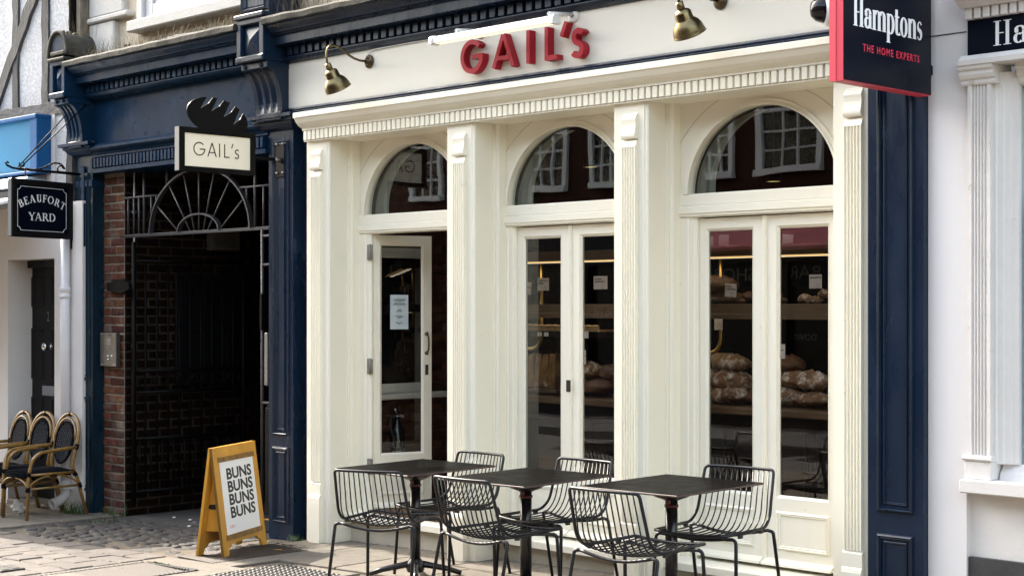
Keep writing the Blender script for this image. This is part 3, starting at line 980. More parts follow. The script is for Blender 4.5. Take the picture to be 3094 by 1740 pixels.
# ================================================================== NAVY ARCHWAY SURROUND
def navy_cornice(parent, x0, x1, m, dx, dent_w):
    P = [(.10, 3.79), (-.26, 3.79), (-.26, 3.735), (-.235, 3.73), (-.225, 3.715), (-.205, 3.695), (-.20, 3.69), (-.195, 3.682), (-.175, 3.680), (-.172, 3.668), (-.155, 3.665),
         (-.15, 3.66), (-.15, 3.604), (-.135, 3.600), (-.045, 3.600), (-.045, 3.594), (-.028, 3.594), (-.028, 3.525), (-.075, 3.52), (-.075, 3.512), (-.058, 3.495), (-.04, 3.485), (-.022, 3.478), (.10, 3.478)]
    MB().sweep_x([(.10, 3.786)] + [(y, z) for y, z in P[2:]], x0, x1).build('cornice', m, parent)
    Pf = [(.10, 3.80), (-.05, 3.80), (-.262, 3.79), (-.27, 3.775), (-.270, 3.740), (-.262, 3.733), (-.24, 3.745), (.10, 3.787)]
    nseg = int((x1 - x0) / .06)
    vs = []
    for i in range(nseg + 1):
        x = x0 + (x1 - x0) * i / nseg
        for k_, (y_, z_) in enumerate(Pf):
            a_ = 1.0 if 1 < k_ < 6 else 0.0
            vs.append((x, y_ + a_ * (.007 * noise.noise(Vector((x * 6, k_ * .3, 1))) - .004), z_ + a_ * .008 * noise.noise(Vector((x * 5, 7, k_ * .25)))))
    kp = len(Pf)
    fs = [(i * kp + j, i * kp + (j + 1) % kp, (i + 1) * kp + (j + 1) % kp, (i + 1) * kp + j) for i in range(nseg) for j in range(kp)]
    MB().add(vs, fs + [tuple(range(kp)), tuple(range(nseg * kp + kp - 1, nseg * kp - 1, -1))]).build('lead_flashing', 'lead', parent)
    dm = MB().bbox(-dent_w / 2, dent_w / 2, -.072, -.026, -.031, .031, .003).mesh('dentil', m)
    n = int((x1 - x0 - .04) / dx)
    for i in range(n):
        inst('dentil', dm, parent, (x0 + .03 + (i + .5) * dx, 0, 3.5595))

def panel_frame(mb, x0, x1, z0, z1, y, w=.022, h=.018):
    """raised mitred moulding round a panel on a street-facing surface at y"""
    prof = [(0, 0), (.15 * w, h * .7), (.4 * w, h), (.6 * w, h * .55), (.8 * w, h * .65), (w, 0)]
    rings = []
    for d, hh in prof:
        rings.append([(x0 + d, y - hh, z0 + d), (x1 - d, y - hh, z0 + d), (x1 - d, y - hh, z1 - d), (x0 + d, y - hh, z1 - d)])
    vs = [p for r in rings for p in r]
    fs = []
    for i in range(len(prof) - 1):
        for k in range(4):
            k2 = (k + 1) % 4
            fs.append((4 * i + k, 4 * i + k2, 4 * i + 4 + k2, 4 * i + 4 + k))
    mb.add(vs, fs)
    return mb

def console(parent, x0, x1, m, capz):
    """scrolled bracket with panelled block over it"""
    y0 = -.25
    n = 14
    # fluted quarter scroll
    curve = [(y0 + .035 + .135 * math.sin(R(90 * i / n)), 3.436 - .308 * (1 - math.cos(R(90 * i / n)))) for i in range(n + 1)]
    k = 25
    vs = []
    for i, (y, z) in enumerate(curve):
        for j in range(k):
            u = j / (k - 1)
            fl = 0
            for c in (.25, .5, .75):
                d = abs(u - c)
                if d < .085:
                    fl = .016 * math.cos(d / .085 * math.pi / 2)
            e = min(1, i / 2, (n - i) / 2)
            nx = Vector((0, -math.cos(R(90 * i / n)) * 0 - .7, -.7))
            a = R(90 * i / n)
            vs.append((x0 + (x1 - x0) * u, y + fl * e * math.sin(a), z + fl * e * math.cos(a)))
    fs = [(i * k + j, i * k + j + 1, (i + 1) * k + j + 1, (i + 1) * k + j) for i in range(n) for j in range(k - 1)]
    sc_ = MB().add(vs, fs, False)
    side = [(y, z) for y, z in curve] + [(.10, curve[-1][1]), (.10, 3.435)]
    for x in (x0 + .0005, x1 - .0005):
        sc_.add([(x, y, z) for y, z in side], [tuple(range(len(side)))])
    sc_.build('scroll', m, parent, recalc=False)
    MB().bbox(x0 + .01, x1 - .01, y0 + .165, .08, 3.07, 3.128, .006).build('scroll_foot', m, parent)
    MB().bbox(x0 + .015, x1 + .004, y0 + .03, .05, 3.436, 3.488, .006).lathe([(.016, 0), (.014, .012), (0, .016)], (x0 + .07, y0 + .03, 3.46), (0, -1, 0), 10).lathe([(.016, 0), (.014, .012), (0, .016)], (x1 - .07, y0 + .03, 3.46), (0, -1, 0), 10).build('bracket_neck', m, parent)
    # block with a sunk panel and pyramid boss
    bk = MB().box(x0, x1, y0 + .04, .10, 3.49, 3.805)
    fw = .055
    bk.bbox(x0 - .006, x1 + .006, y0 - .012, y0 + .045, 3.488, 3.535, .010)
    bk.bbox(x0, x1, y0, y0 + .045, 3.765, 3.805, .006)
    bk.bbox(x0, x0 + fw, y0, y0 + .045, 3.53, 3.77, .006)
    bk.bbox(x1 - fw, x1, y0, y0 + .045, 3.53, 3.77, .006)
    bk.build('block', m, parent)
    cx, cz = (x0 + x1) / 2, 3.65
    MB().add([(x0 + fw, y0 + .038, 3.545), (x1 - fw, y0 + .038, 3.545), (x1 - fw, y0 + .038, 3.755), (x0 + fw, y0 + .038, 3.755), (cx, y0 + .002, cz)],
             [(0, 1, 4), (1, 2, 4), (2, 3, 4), (3, 0, 4)]).build('boss', m, parent)
    MB().bbox(x0 - .015, x1 + .015, y0 - .02, .10, 3.805, capz, .008).build('block_cap', m if capz > 3.84 else 'lead', parent)

def navy_pilaster(parent, x0, x1, yf, m, splits, z0, ztop=3.005):
    bk = MB().box(x0, x1, yf, yf + .24, z0, ztop)
    bk.build('pilaster', m, parent)
    for (pz0, pz1) in splits:
        mb = MB()
        panel_frame(mb, x0 + .055, x1 - .055, pz0, pz1, yf, .030, .020)
        panel_frame(mb, x0 + .090, x1 - .090, pz0 + .035, pz1 - .035, yf, .016, .010)
        mb.build('panel_moulding', m, parent)

def capital(parent, x0, x1, yf, m):
    prof = [(yf + .2, 3.115), (yf - .115, 3.115), (yf - .115, 3.090), (yf - .085, 3.083), (yf - .085, 3.066), (yf - .072, 3.06), (yf - .06, 3.045), (yf - .035, 3.02), (yf - .012, 3.006), (yf + .2, 3.006)]
    n = len(prof)
    vs, fs = [], []
    for y, z in prof:
        e = max(0, yf - y)
        vs += [(x0 - e, y, z), (x1 + e, y, z)]
    for i in range(n - 1):
        fs.append((2 * i, 2 * i + 1, 2 * i + 3, 2 * i + 2))
    fs.append(tuple(2 * i for i in range(n)))
    fs.append(tuple(2 * i + 1 for i in range(n - 1, -1, -1)))
    # returns at the back edge
    MB().add(vs, fs).build('capital', m, parent)

LX0, LX1, RX0, RX1 = -3.32, -3.04, -.49, -.19
NY = .02
arch = thing('archway_surround', 'weathered dark navy timber surround of the brick archway with dentil cornice and blank fascia', 'archway', (-1.75, 0, 0))
navy_pilaster(arch, LX0, LX1, NY, 'worn_navy', [(1.06, 2.86), (.10, .92)], -.16)
# post mouldings left
capital(arch, LX0, LX1, NY, 'old_navy')
console(arch, LX0 + .03, LX1 - .0, 'old_navy', 3.832)
navy_cornice(arch, LX1 + .001, RX0 - .045, 'old_navy', .0785, .052)
MB().box(LX1, RX0, .035, .10, 3.08, 3.50).build('fascia_board', 'old_navy', arch)
MB().sweep_x([(.45, 3.098), (.03, 3.098), (-.01, 3.095), (-.03, 3.075), (-.045, 3.07), (-.045, 3.05), (-.03, 3.035), (-.005, 3.02), (.01, 3.0), (.01, 2.985), (.03, 2.98), (.03, 2.885), (-.012, 2.882), (-.012, 2.848), (.45, 2.848)], LX1 + .001, RX0 - .001).build('lower_cornice', 'old_navy', arch)
dm = MB().bbox(-.0165, .0165, -.018, .032, -.042, .042, .002).mesh('lower_dentil', 'old_navy')
for i in range(48):
    inst('lower_dentil', dm, arch, (LX1 + .04 + i * .0525, 0, 2.931))
# lead half-round cap on the left block
cap = MB()
arc_p = [(-.15 * 1.0 * math.cos(R(180 * i / 16)), .18 * math.sin(R(180 * i / 16))) for i in range(17)]
cx = (LX0 + LX1) / 2 + .015
cap.sweep_y([(cx + a, 3.872 + b) for a, b in arc_p] + [(cx + .15, 3.846), (cx - .15, 3.846)], -.235, .10)
cap.build('barrel_cap', 'lead', arch)
rim = MB()
P = [(cx + a * 1.04, -.245, 3.872 + b * 1.04) for a, b in arc_p]
rim.tube([(cx - .156, -.245, 3.85)] + P + [(cx + .156, -.245, 3.85)], .016, 6).build('barrel_rim', 'lead', arch)
MB().bbox(cx - .10, cx + .13, -.262, -.235, 3.852, 3.885, .006).build('barrel_ledge', 'lead', arch)
MB().prism([(a * .8, b * .8) for a, b in arc_p], (cx, -.236, 3.872), (1, 0, 0), (0, 0, 1), (0, -1, 0), 0, .004).build('barrel_face', 'old_navy', arch)
nk = MB()
for i in range(9):
    nk.bbox(cx + .01 + random.uniform(-.02, .02), cx + .05 + random.uniform(-.02, .02), -.22 + i * .034, -.20 + i * .034, 4.04, 4.058 + random.uniform(0, .012), .006)
o = nk.build('cap_pebbles', 'joint_sand', arch); tag(o, kind='stuff')

# ================================================================== CREAM SHOPFRONT
shop = thing('bakery_shopfront', 'cream painted bakery shopfront with three arched bays and fluted pilasters between navy posts', 'shopfront', (2.4, 0, 0))
# navy posts either side and cornice over it
navy_pilaster(shop, RX0, RX1, NY, 'navy', [(.745, 2.93), (.095, .66)], -.06)
MB().box(RX1, .0, .125, .25, -.05, 3.12).build('post_return', 'navy', shop)
capital(shop, RX0, RX1, NY, 'navy')
console(shop, RX0 - .035, RX1 - .0, 'navy', 3.842)
ub = MB().box(RX0 - .03, RX1, -.20, .10, 3.842, 4.20)
panel_frame(ub, RX0 - .03, RX1, 3.86, 4.18, -.20, .05, .03)
ub.build('upper_block', 'navy', shop)
navy_cornice(shop, RX1 + .001, 5.06, 'navy', .0815, .052)
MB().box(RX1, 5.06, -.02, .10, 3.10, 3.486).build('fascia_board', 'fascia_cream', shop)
MB().sweep_x([(.0, 3.152), (-.026, 3.152), (-.040, 3.146), (-.044, 3.137), (-.034, 3.130), (-.038, 3.122), (-.030, 3.112), (.0, 3.112)], RX1, 5.06).build('navy_bead', 'navy', shop)
navy_pilaster(shop, 4.73, 5.05, -.04, 'navy', [(.66, 2.93), (-.1, .55)], -.05, 3.1)
# cream cornice
cp = [(.32, 3.111), (-.02, 3.111), (-.125, 3.095), (-.130, 3.090), (-.130, 3.058), (-.118, 3.052), (-.116, 3.046), (-.100, 3.022), (-.078, 3.002), (-.056, 2.990), (-.046, 2.984), (-.046, 2.972), (-.018, 2.972), (-.018, 2.902), (-.030, 2.900), (-.030, 2.893), (.32, 2.893)]
MB().sweep_x(cp, .004, 4.728).build('cornice', 'cream', shop)
dm = MB().bbox(-.0175, .0175, -.042, -.016, -.0335, .0335, .002).mesh('dentil', 'cream')
for i in range(96):
    inst('dentil', dm, shop, (.03 + i * .0490, 0, 2.936))

PX = [0.0, 1.506, 2.968, 4.495]
PWD = .257
for k, px in enumerate(PX):
    z0 = g(px) - .03
    wd = PWD if k < 3 else .234
    MB().sweep_z([(px, .0), (px + wd - .026, .0), (px + wd - .022, .006), (px + wd - .006, .006), (px + wd, .012), (px + wd, .32), (px, .32)], z0, 2.892).build('pilaster', 'cream', shop)
    c = px + .132
    hw = .054
    # fluted strip
    prof = [(c - hw, .001), (c - hw, -.030)]
    for i in range(5):
        a = c - hw + .005 + i * (2 * hw - .010) / 5
        wq = (2 * hw - .010) / 5
        prof += [(a + wq * .14, -.030), (a + wq * .26, -.019), (a + wq * .5, -.0145), (a + wq * .74, -.019), (a + wq * .86, -.030)]
    prof += [(c + hw, -.030), (c + hw, .001)]
    MB().sweep_z(prof, .44, 2.635).build('fluting', 'cream', shop)
    MB().sweep_x([(.001, 2.634), (-.030, 2.634), (-.012, 2.672), (.001, 2.672)], c - hw, c + hw).build('flute_head', 'cream', shop)
    MB().sweep_x([(.001, 2.682), (-.022, 2.682), (-.031, 2.688), (-.0345, 2.698), (-.0345, 2.710), (-.031, 2.724), (-.0265, 2.742), (-.024, 2.760), (-.025, 2.78), (-.0275, 2.796), (-.020, 2.812), (-.008, 2.825), (.001, 2.835)], c - hw, c + hw).build('flute_capital', 'cream', shop)
    MB().sweep_x([(.001, z0), (-.040, z0), (-.040, .325), (-.034, .345), (-.028, .352), (-.028, .425), (-.014, .44), (.001, .44)], c - hw - .006, c + hw + .006).build('flute_base', 'cream', shop)

BC = [0.885, 2.348, 3.852]
AR, AZ, SPR = .515, .478, 2.36
def bay(k):
    c = BC[k]
    l, r = PX[k] + PWD, PX[k + 1]
    m = 'cream'
    # reveal mouldings
    for s, e in ((1, l), (-1, r)):
        P = [(e, .165), (e + s * .012, .165), (e + s * .014, .172), (e + s * .030, .172), (e + s * .034, .18), (e + s * .045, .185), (e + s * .045, .32), (e, .32)]
        MB().sweep_z(P, .16, 2.893).build('reveal_moulding', m, shop)
    l2, r2 = l + .045, r - .045
    # arch spandrel panel
    N = 28
    ap = arc(c, SPR, AR, AZ, 180, 0, N)
    top = 2.893
    vs, fs = [], []
    for i, (x, z) in enumerate(ap):
        vs += [(x, .25, z), (x, .25, top), (x, .30, z)]
    for i in range(N):
        a, b = 3 * i, 3 * i + 3
        fs += [(a, b, b + 1, a + 1), (a, a + 2, b + 2, b)]
    sp = MB().add(vs, fs)
    sp.box(l2, c - AR, .25, .30, SPR, top).box(c + AR, r2, .25, .30, SPR, top)
    sp.build('spandrel', m, shop)
    # raised arch ring and scribed outer line
    MB().ribbon(arc(c, SPR, AR + .018, AZ + .018, 180, 0, 40), .034, FAC(0, .25, 0), -.01, .014).ribbon(arc(c, SPR, AR + .006, AZ + .006, 180, 0, 40), .013, FAC(0, .25, 0), .010, .022).build('arch_moulding', m, shop)
    MB().ribbon(arc(c, SPR - .10, AR + .20, AZ + .22, 150, 30, 30), .0035, FAC(0, .25, 0), -.001, .0022).build('scribed_line', 'plinth_cream', shop)
    MB().prism([(x, z) for x, z in arc(c, SPR, AR - .001, AZ - .001, 0, 180, 30)], (0, .282, 0), (1, 0, 0), (0, 0, 1), (0, -1, 0), 0, .004).build('arch_glass', 'arch_glass', shop)
    # arch sill rail and transom
    MB().sweep_x([(.30, 2.3595), (.245, 2.3595), (.240, 2.352), (.240, 2.292), (.30, 2.292)], l2, r2).build('arch_rail', m, shop)
    MB().sweep_x([(.32, 2.290), (.236, 2.290), (.228, 2.284), (.228, 2.246), (.236, 2.238), (.236, 2.230), (.250, 2.222), (.32, 2.222)], l2, r2).build('transom', m, shop)
    # jambs
    for s, a, b in ((1, l2, c - .47), (-1, r2, c + .47)):
        P = [(a, .245), (b - s * .055, .245), (b - s * .05, .252), (b - s * .02, .252), (b - s * .012, .262), (b, .266), (b, .34), (a, .34)]
        MB().sweep_z(P, .22, 2.2215).build('jamb', m, shop)
    # sill and plinth
    MB().sweep_x([(.36, .232), (.245, .228), (.150, .212), (.145, .206), (.145, .165), (.36, .165)], l - .004 * 0 + .001, r - .001).build('door_sill', m, shop)
    MB().box(l, r, .205, .33, g(c) - .06, .1645).build('plinth', 'plinth_cream', shop)

def leaf(x0, x1, gx0, gx1, name='door_leaf', label=None, parent=shop, glassname='shop_glass', y=.286, z0=.245, z1=2.215, T=None, panel=True):
    """one glazed door leaf; T maps local coordinates when it stands open"""
    gz0, gz1 = .625, 2.155
    mb = MB()
    mb.box(x0, gx0, y, y + .045, z0, z1).box(gx1, x1, y, y + .045, z0, z1)
    mb.box(gx0, gx1, y, y + .045, gz1, z1).box(gx0, gx1, y, y + .045, z0, gz0)
    # glazing bevel
    w = .016
    o_ = [(gx0, y - .001, gz0), (gx1, y - .001, gz0), (gx1, y - .001, gz1), (gx0, y - .001, gz1)]
    i_ = [(gx0 + w, y + .014, gz0 + w), (gx1 - w, y + .014, gz0 + w), (gx1 - w, y + .014, gz1 - w), (gx0 + w, y + .014, gz1 - w)]
    mb.add(o_ + i_, [(k, (k + 1) % 4, (k + 1) % 4 + 4, k + 4) for k in range(4)])
    gl = MB().box(gx0, gx1, y + .020, y + .024, gz0, gz1)
    pm = MB()
    panel_frame(pm, gx0, gx1, .335, .552, y, .026, .012)
    wb = MB().sweep_x([(y, .335 - .05), (y - .012, .28), (y - .050, .262), (y - .052, .25), (y, .25)], x0 + .004, x1 - .004)
    for q in (mb, gl, pm, wb):
        if T:
            q.v = [T(p) for p in q.v]
    d = mb.build(name, 'cream', parent)
    if label: d['label'] = label
    gl.build('pane', glassname, d)
    pm.build('panel_moulding', 'cream', d)
    wb.build('weatherboard', 'cream', d)
    return d

for k in range(3):
    bay(k)
for k in (1, 2):
    c = BC[k]
    dl = leaf(c - .468, c - .002, c - .425, c - .082)
    dr = leaf(c + .002, c + .468, c + .078, c + .428)
    MB().sweep_z([(c - .014, .290), (c - .014, .277), (c - .006, .270), (c + .006, .270), (c + .014, .277), (c + .014, .290)], .25, 2.215).build('meeting_bead', 'cream', dr)
    if k == 1:
        lk = MB().bbox(c - .016, c + .016, .262, .272, 1.16, 1.235, .002).build('lock_plate', 'lock', dr)
# bay 0: left leaf stands open, right leaf folded right back
c = BC[0]
hx, hy, an = c - .466, .292, R(71)
def T_left(p):
    x, y, z = p[0] - (c - .466), p[1] - .286, p[2]
    return (hx + x * math.cos(an) - y * math.sin(an), hy + x * math.sin(an) + y * math.cos(an), z)
d = leaf(c - .466, c - .022, c - .425, c - .085, label='glazed leaf standing open into the shop', T=T_left)
def T_right(p):
    x, y, z = (c + .466) - p[0], p[1] - .286, p[2]
    a2 = R(100)
    return (c + .466 - x * math.cos(a2) + y * math.sin(a2) * 0 - 0, .292 + x * math.sin(a2) + y * math.cos(a2), z)
leaf(c + .002, c + .466, c + .078, c + .428, label='glazed leaf folded right back into the shop', T=T_right)
# hinges, handle, lock on the open leaf
for z in (2.09, 1.27, .55):
    hb = MB().bbox(c - .498, c - .470, .2450, .2515, z - .055, z + .055, .001).tube([(c - .468, .2455, z - .058), (c - .468, .2455, z + .058)], .006, 8)
    hb.bbox(c - .4655, c - .440, .2465, .2520, z - .055, z + .055, .001)
    hb.build('hinge', 'hinge', d)
Tl = lambda s, dy, z: (hx + s * math.cos(an) - dy * math.sin(an), hy + s * math.sin(an) + dy * math.cos(an), z)
hs = .405
MB().tube(rounded([Tl(hs, 0, 1.50), Tl(hs, -.035, 1.485), Tl(hs, -.045, 1.43), Tl(hs, -.035, 1.375), Tl(hs, 0, 1.36)], .03), .007, 8).lathe([(.016, 0), (.012, .008), (0, .010)], Tl(hs, .0, 1.50), Vector(Tl(hs, -1, 0)) - Vector(Tl(hs, 0, 0)), 10).lathe([(.016, 0), (.012, .008), (0, .010)], Tl(hs, .0, 1.36), Vector(Tl(hs, -1, 0)) - Vector(Tl(hs, 0, 0)), 10).build('pull_handle', 'brass', d)
lp = MB().bbox(hs - .012, hs + .012, -.004, 0, 1.20, 1.275, .001)
lp.v = [Tl(x, y, z) for x, y, z in lp.v]
lp.build('lock_plate', 'lock', d)
# notice stuck on the glass of the open leaf
nt = thing('door_notice', 'pale blue printed notice stuck on glass of the open door', 'notice', Tl(.20, 0, 1.6))
ns = MB().box(.125, .265, .014, .0175, 1.535, 1.785)
ns.v = [Tl(x, y, z) for x, y, z in ns.v]
ns.build('sheet', 'paper_blue', nt)
u_ = Vector(Tl(1, 0, 0)) - Vector(Tl(0, 0, 0))
n_ = Vector(Tl(0, -1, 0)) - Vector(Tl(0, 0, 0))
for ln, z in (('ALL DOGS WELCOME', 1.748), ('FOR TAKEAWAY', 1.738), ('ASSISTANCE DOGS', 1.720), ('CAN STAY FOR EAT IN', 1.710), ('WE\'RE', 1.672), ('CASHLESS', 1.662), ('NO SMOKING', 1.626), ('PLEASE', 1.616), ('MIND YOUR', 1.580), ('STEP', 1.570)):
    text(ln, .0098, (Tl(.195, .0135, z), u_, (0, 0, 1), n_), 'ink', nt, depth=.0006, name='print', offset=.0003)
for z in (1.692, 1.645, 1.600):
    q = MB().box(.18, .21, .0132, .0138, z, z + .0008)
    q.v = [Tl(*p) for p in q.v]
    q.build('rule', 'ink', nt)
t = thing('doormat', 'brown coir doormat in the open shop doorway', 'doormat', (c, .4, .24))
MB().bbox(c - .45, c + .45, .215, .80, .229, .243, .004).build('mat', 'doormat', t)

# ================================================================== LEFT: TIMBER-FRAMED BUILDING
tb = thing('timber_framed_building', 'white stucco and black timber framed building at left with white rendered ground floor', 'building', (-6, 0, 0))
MB().box(-9.5, -3.195, .03, .4, 3.44, 6.8).box(-3.70, -3.43, .005, .4, 2.60, 3.42).build('stucco_wall', 'stucco', tb)
lw = MB().box(-9.5, -4.51, -.01, .4, -.3, 3.42).box(-4.51, -3.645, -.01, .4, 2.13, 3.42).box(-3.645, -3.16, -.01, .4, -.3, 2.62)
lw.build('rendered_wall', 'render_white', tb)
def rough_timber(pts_front, y0, y1, name, m='timber', wob=.012):
    """beam: outline (x,z) polygon subdivided and roughened"""
    poly = []
    n = len(pts_front)
    for i in range(n):
        a, b2 = Vector(pts_front[i]), Vector(pts_front[(i + 1) % n])
        k = max(1, int((b2 - a).length / .12))
        for j in range(k):
            p = a.lerp(b2, j / k)
            w = wob if 0 < j else wob * .4
            poly.append((p.x + random.uniform(-w, w), p.y + random.uniform(-w, w)))
    return MB().prism(poly, (0, 0, 0), (1, 0, 0), (0, 0, 1), (0, -1, 0), -y1, -y0).build(name, m, tb)
rough_timber([(-9.4, 3.40), (-3.20, 3.40), (-3.20, 3.525), (-9.4, 3.535)], -.012, .1, 'bressumer', 'timber_flat')
rough_timber([(-4.46, 3.53), (-4.355, 3.53), (-4.355, 6.2), (-4.46, 6.2)], .008, .1, 'timber')
rough_timber([(-3.915, 3.525), (-3.80, 3.525), (-3.80, 6.2), (-3.915, 6.2)], .008, .1, 'timber')
rough_timber([(-4.90, 3.55), (-4.78, 3.53), (-4.02, 4.45), (-3.2, 5.5), (-3.3, 5.6), (-4.16, 4.50)], -.004, .1, 'brace')
rough_timber([(-5.2, 3.53), (-5.09, 3.53), (-5.09, 6.2), (-5.2, 6.2)], .008, .1, 'timber')
rough_timber([(-3.47, 2.2), (-3.335, 2.2), (-3.335, 3.40), (-3.43, 3.40)], -.01, .1, 'corner_post', 'timber')
# door niche
MB().box(-4.51, -4.49, .30, .42, -.12, 2.13).build('niche_back', 'render_white', tb)
dr = thing('black_door', 'black panelled front door numbered 2 in a deep white niche', 'door', (-4.1, .2, -.1))
MB().box(-4.70, -3.60, .235, .28, -.1, 2.13).build('slab', 'door_black', dr)
MB().bbox(-4.72, -4.60, .19, .235, -.1, 2.13).box(-4.72, -3.6, .185, .235, 2.06, 2.13).build('frame', 'door_black', dr)
for z0, z1 in ((.55, .86), (1.02, 1.50), (1.69, 1.98)):
    for x0, x1 in ((-4.52, -4.30), (-4.14, -3.92)):
        mb = MB()
        panel_frame(mb, x0, x1, z0, z1, .235, .03, .012)
        mb.build('panel', 'door_black', dr)
text('2', .13, FAC(-4.20, .233, 1.565), 'number_grey', dr, sx=.72, name='numeral', depth=.004)
MB().lathe([(.030, 0), (.030, .006), (.012, .010), (.011, .035), (.030, .05), (.040, .066), (.036, .080), (.018, .09), (0, .092)], (-4.15, .234, 1.33), (0, -1, 0), 18).build('knob', 'chrome', dr)
MB().bbox(-4.30, -3.95, .222, .236, .875, .965, .003).bbox(-4.27, -3.98, .216, .224, .895, .945, .002).build('letter_plate', 'letter_box', dr)
st = MB().bbox(-4.52, -3.64, -.02, .3, -.2, -.08, .01).build('door_step', 'slab', tb)
# white downpipe
t = thing('downpipe', 'white plastic downpipe ending in an open shoe beside the blue post', 'downpipe', (-3.37, -.05, 0))
MB().tube([(-3.375, -.055, 2.62), (-3.375, -.055, .07)], .041, 14).build('pipe', 'pipe_white', t)
MB().lathe([(.041, 0), (.050, .005), (.050, .03), (.045, .035), (.045, .06), (.050, .065), (.050, .10), (.041, .105)], (-3.375, -.055, 1.77), n=14).build('socket', 'pipe_white', t)
MB().tube(rounded([(-3.375, -.055, .18), (-3.375, -.055, .035), (-3.36, -.17, -.015)], .05), .043, 14, cap=False).lathe([(.043, 0), (.050, .0), (.050, .03), (.038, .03), (.038, 0)], (-3.36, -.165, -.013), (.1, -.92, -.3), 14).build('shoe', 'pipe_white', t)
MB().bbox(-3.43, -3.32, -.105, .0, .10, .13).build('bracket', 'pipe_white', t)
# dark rainwater pipe and weathered post between the buildings
t = thing('rainwater_pipe', 'black cast rainwater pipe in gap between stucco wall and cream wall', 'rainwater pipe', (-3.3, .05, 3.9))
MB().tube([(-3.30, .0, 3.80), (-3.30, .0, 6.0)], .055, 12).build('pipe', 'black_iron', t)
MB().tube([(-3.375, -.0, 3.84)] + [(-3.375 + random.uniform(-.012, .012), 0, 3.84 + i * .09) for i in range(1, 22)], [.012 + random.uniform(0, .014) for _ in range(22)], 6).build('flaking_edge', 'black_iron', t)
MB().bbox(-3.235, -3.155, -.03, .1, 3.80, 6.0, .01).build('post', 'post_brown', t)
# blue shop sign
t = thing('blue_shop_sign', 'plain sky blue fascia sign board with darker blue edge under black beam', 'fascia sign', (-6, -.1, 3.1))
MB().box(-9.0, -3.815, -.125, 0, 2.905, 3.375).build('board', 'blue_sign', t)
MB().bbox(-9.0, -3.70, -.165, 0, 3.375, 3.41, .006).bbox(-9.0, -3.70, -.155, 0, 2.885, 2.912, .006).bbox(-3.83, -3.705, -.150, 0, 2.905, 3.38, .006).build('edging', 'blue_edge', t)
# awning
t = thing('shop_awning', 'white sloping awning with grey cassette below the blue sign', 'awning', (-6, -.8, 2.6))
MB().bbox(-9.2, -3.78, -.21, .0, 2.77, 2.855, .02).build('cassette', 'awning_bar', t)
MB().bbox(-9.2, -3.80, -.16, -.0, 2.66, 2.765, .02).build('roller', 'awning_dark', t)
aw = MB().prism([(-.12, 2.70), (-1.40, 2.36), (-1.40, 2.335), (-.12, 2.675)], (0, 0, 0), (0, 1, 0), (0, 0, 1), (1, 0, 0), -9.2, -3.86)
aw.build('canopy', 'awning_white', t)
MB().bbox(-9.2, -3.96, -1.45, -1.39, 2.33, 2.39, .01).build('front_bar', 'awning_bar', t)
MB().box(-9.2, -3.985, -1.425, -1.42, 2.13, 2.33).build('valance', 'awning_white', t)
MB().tube([(-4.2, -.15, 2.62), (-4.9, -.8, 2.46), (-4.2, -1.39, 2.34)], .025, 8).build('folding_arm', 'awning_bar', t)
# ================================================================== UPPER CREAM WALL
ub = thing('cream_upper_storey', 'cream rendered upper wall with pale quoins and a window sill above the archway', 'building', (0, .1, 4))
MB().box(-3.15, 5.1, .10, .5, 3.70, 7.0).build('wall', 'upper_cream', ub)
for x1, z0, z1 in ((-2.60, 4.20, 4.50), (-2.74, 3.80, 4.145), (-2.74, 4.55, 4.85)):
    MB().bbox(-3.15, x1, .045, .12, z0, z1, .012).build('quoin', 'quoin', ub)
MB().bbox(-3.15, -2.50, .02, .12, 4.148, 4.196, .012).build('quoin_band', 'quoin', ub)
MB().bbox(-2.42, -.30, -.03, .30, 3.985, 4.075, .010).build('window_sill', 'quoin', ub)
w_ = MB().bbox(-2.36, -2.27, .03, .2, 4.076, 6.0, .01).bbox(-2.265, -2.15, .06, .2, 4.076, 6.0, .006).bbox(-2.145, -.40, .055, .2, 4.076, 4.20, .006).bbox(-1.66, -1.62, .05, .2, 4.2, 6, .004)
w_.build('window_frame', 'window_white', ub)
MB().box(-2.14, -1.66, .075, .2, 4.2, 6.0).box(-1.62, -.4, .075, .2, 4.2, 6.0).build('shutter_panel', 'window_white', ub)
# rubble and weeds on top of the cornice
t = tag(MB().tube([(-1.85, -.10, 3.815), (-1.55, -.10, 3.83), (-1.25, -.09, 3.82)], .024, 7).build('lead_roll', 'lead', base=(-1.55, -.1, 3.8)), 'stub of grey lead roll lying along the moss edged cornice top', 'lead roll')
mb = MB()
for i in range(26):
    a = i * .7
    mb.tube([(-2.25 + .05 * math.cos(a), -.08 + .04 * math.sin(a), 3.80 + .002 * i), (-2.25 + .055 * math.cos(a + .5), -.08 + .05 * math.sin(a + .5), 3.802 + .002 * i)], .008, 5)
tag(mb.build('brown_clump', 'post_brown', base=(-2.25, -.08, 3.8)), 'small brown clump lying among dry weeds on the cornice top', 'debris')
def blades(n, x0, x1, y0, y1, zf, h0, h1, lean, w, name, m):
    mb = MB()
    for _ in range(n):
        x, y = random.uniform(x0, x1), random.uniform(y0, y1)
        z = zf(x, y)
        h = random.uniform(h0, h1)
        a = random.uniform(0, 6.28)
        dx, dy = lean * h * math.cos(a), lean * h * math.sin(a)
        ww = w * random.uniform(.6, 1.3)
        px, py = -math.sin(a) * ww, math.cos(a) * ww
        mb.add([(x - px, y - py, z), (x + px, y + py, z), (x + dx * .4 + px * .7, y + dy * .4 + py * .7, z + h * .6), (x + dx * .4 - px * .7, y + dy * .4 - py * .7, z + h * .6), (x + dx, y + dy, z + h)],
               [(0, 1, 2, 3), (3, 2, 4)])
    o = mb.build(name, m, base=(0, 0, 0), recalc=False)
    return tag(o, kind='stuff')
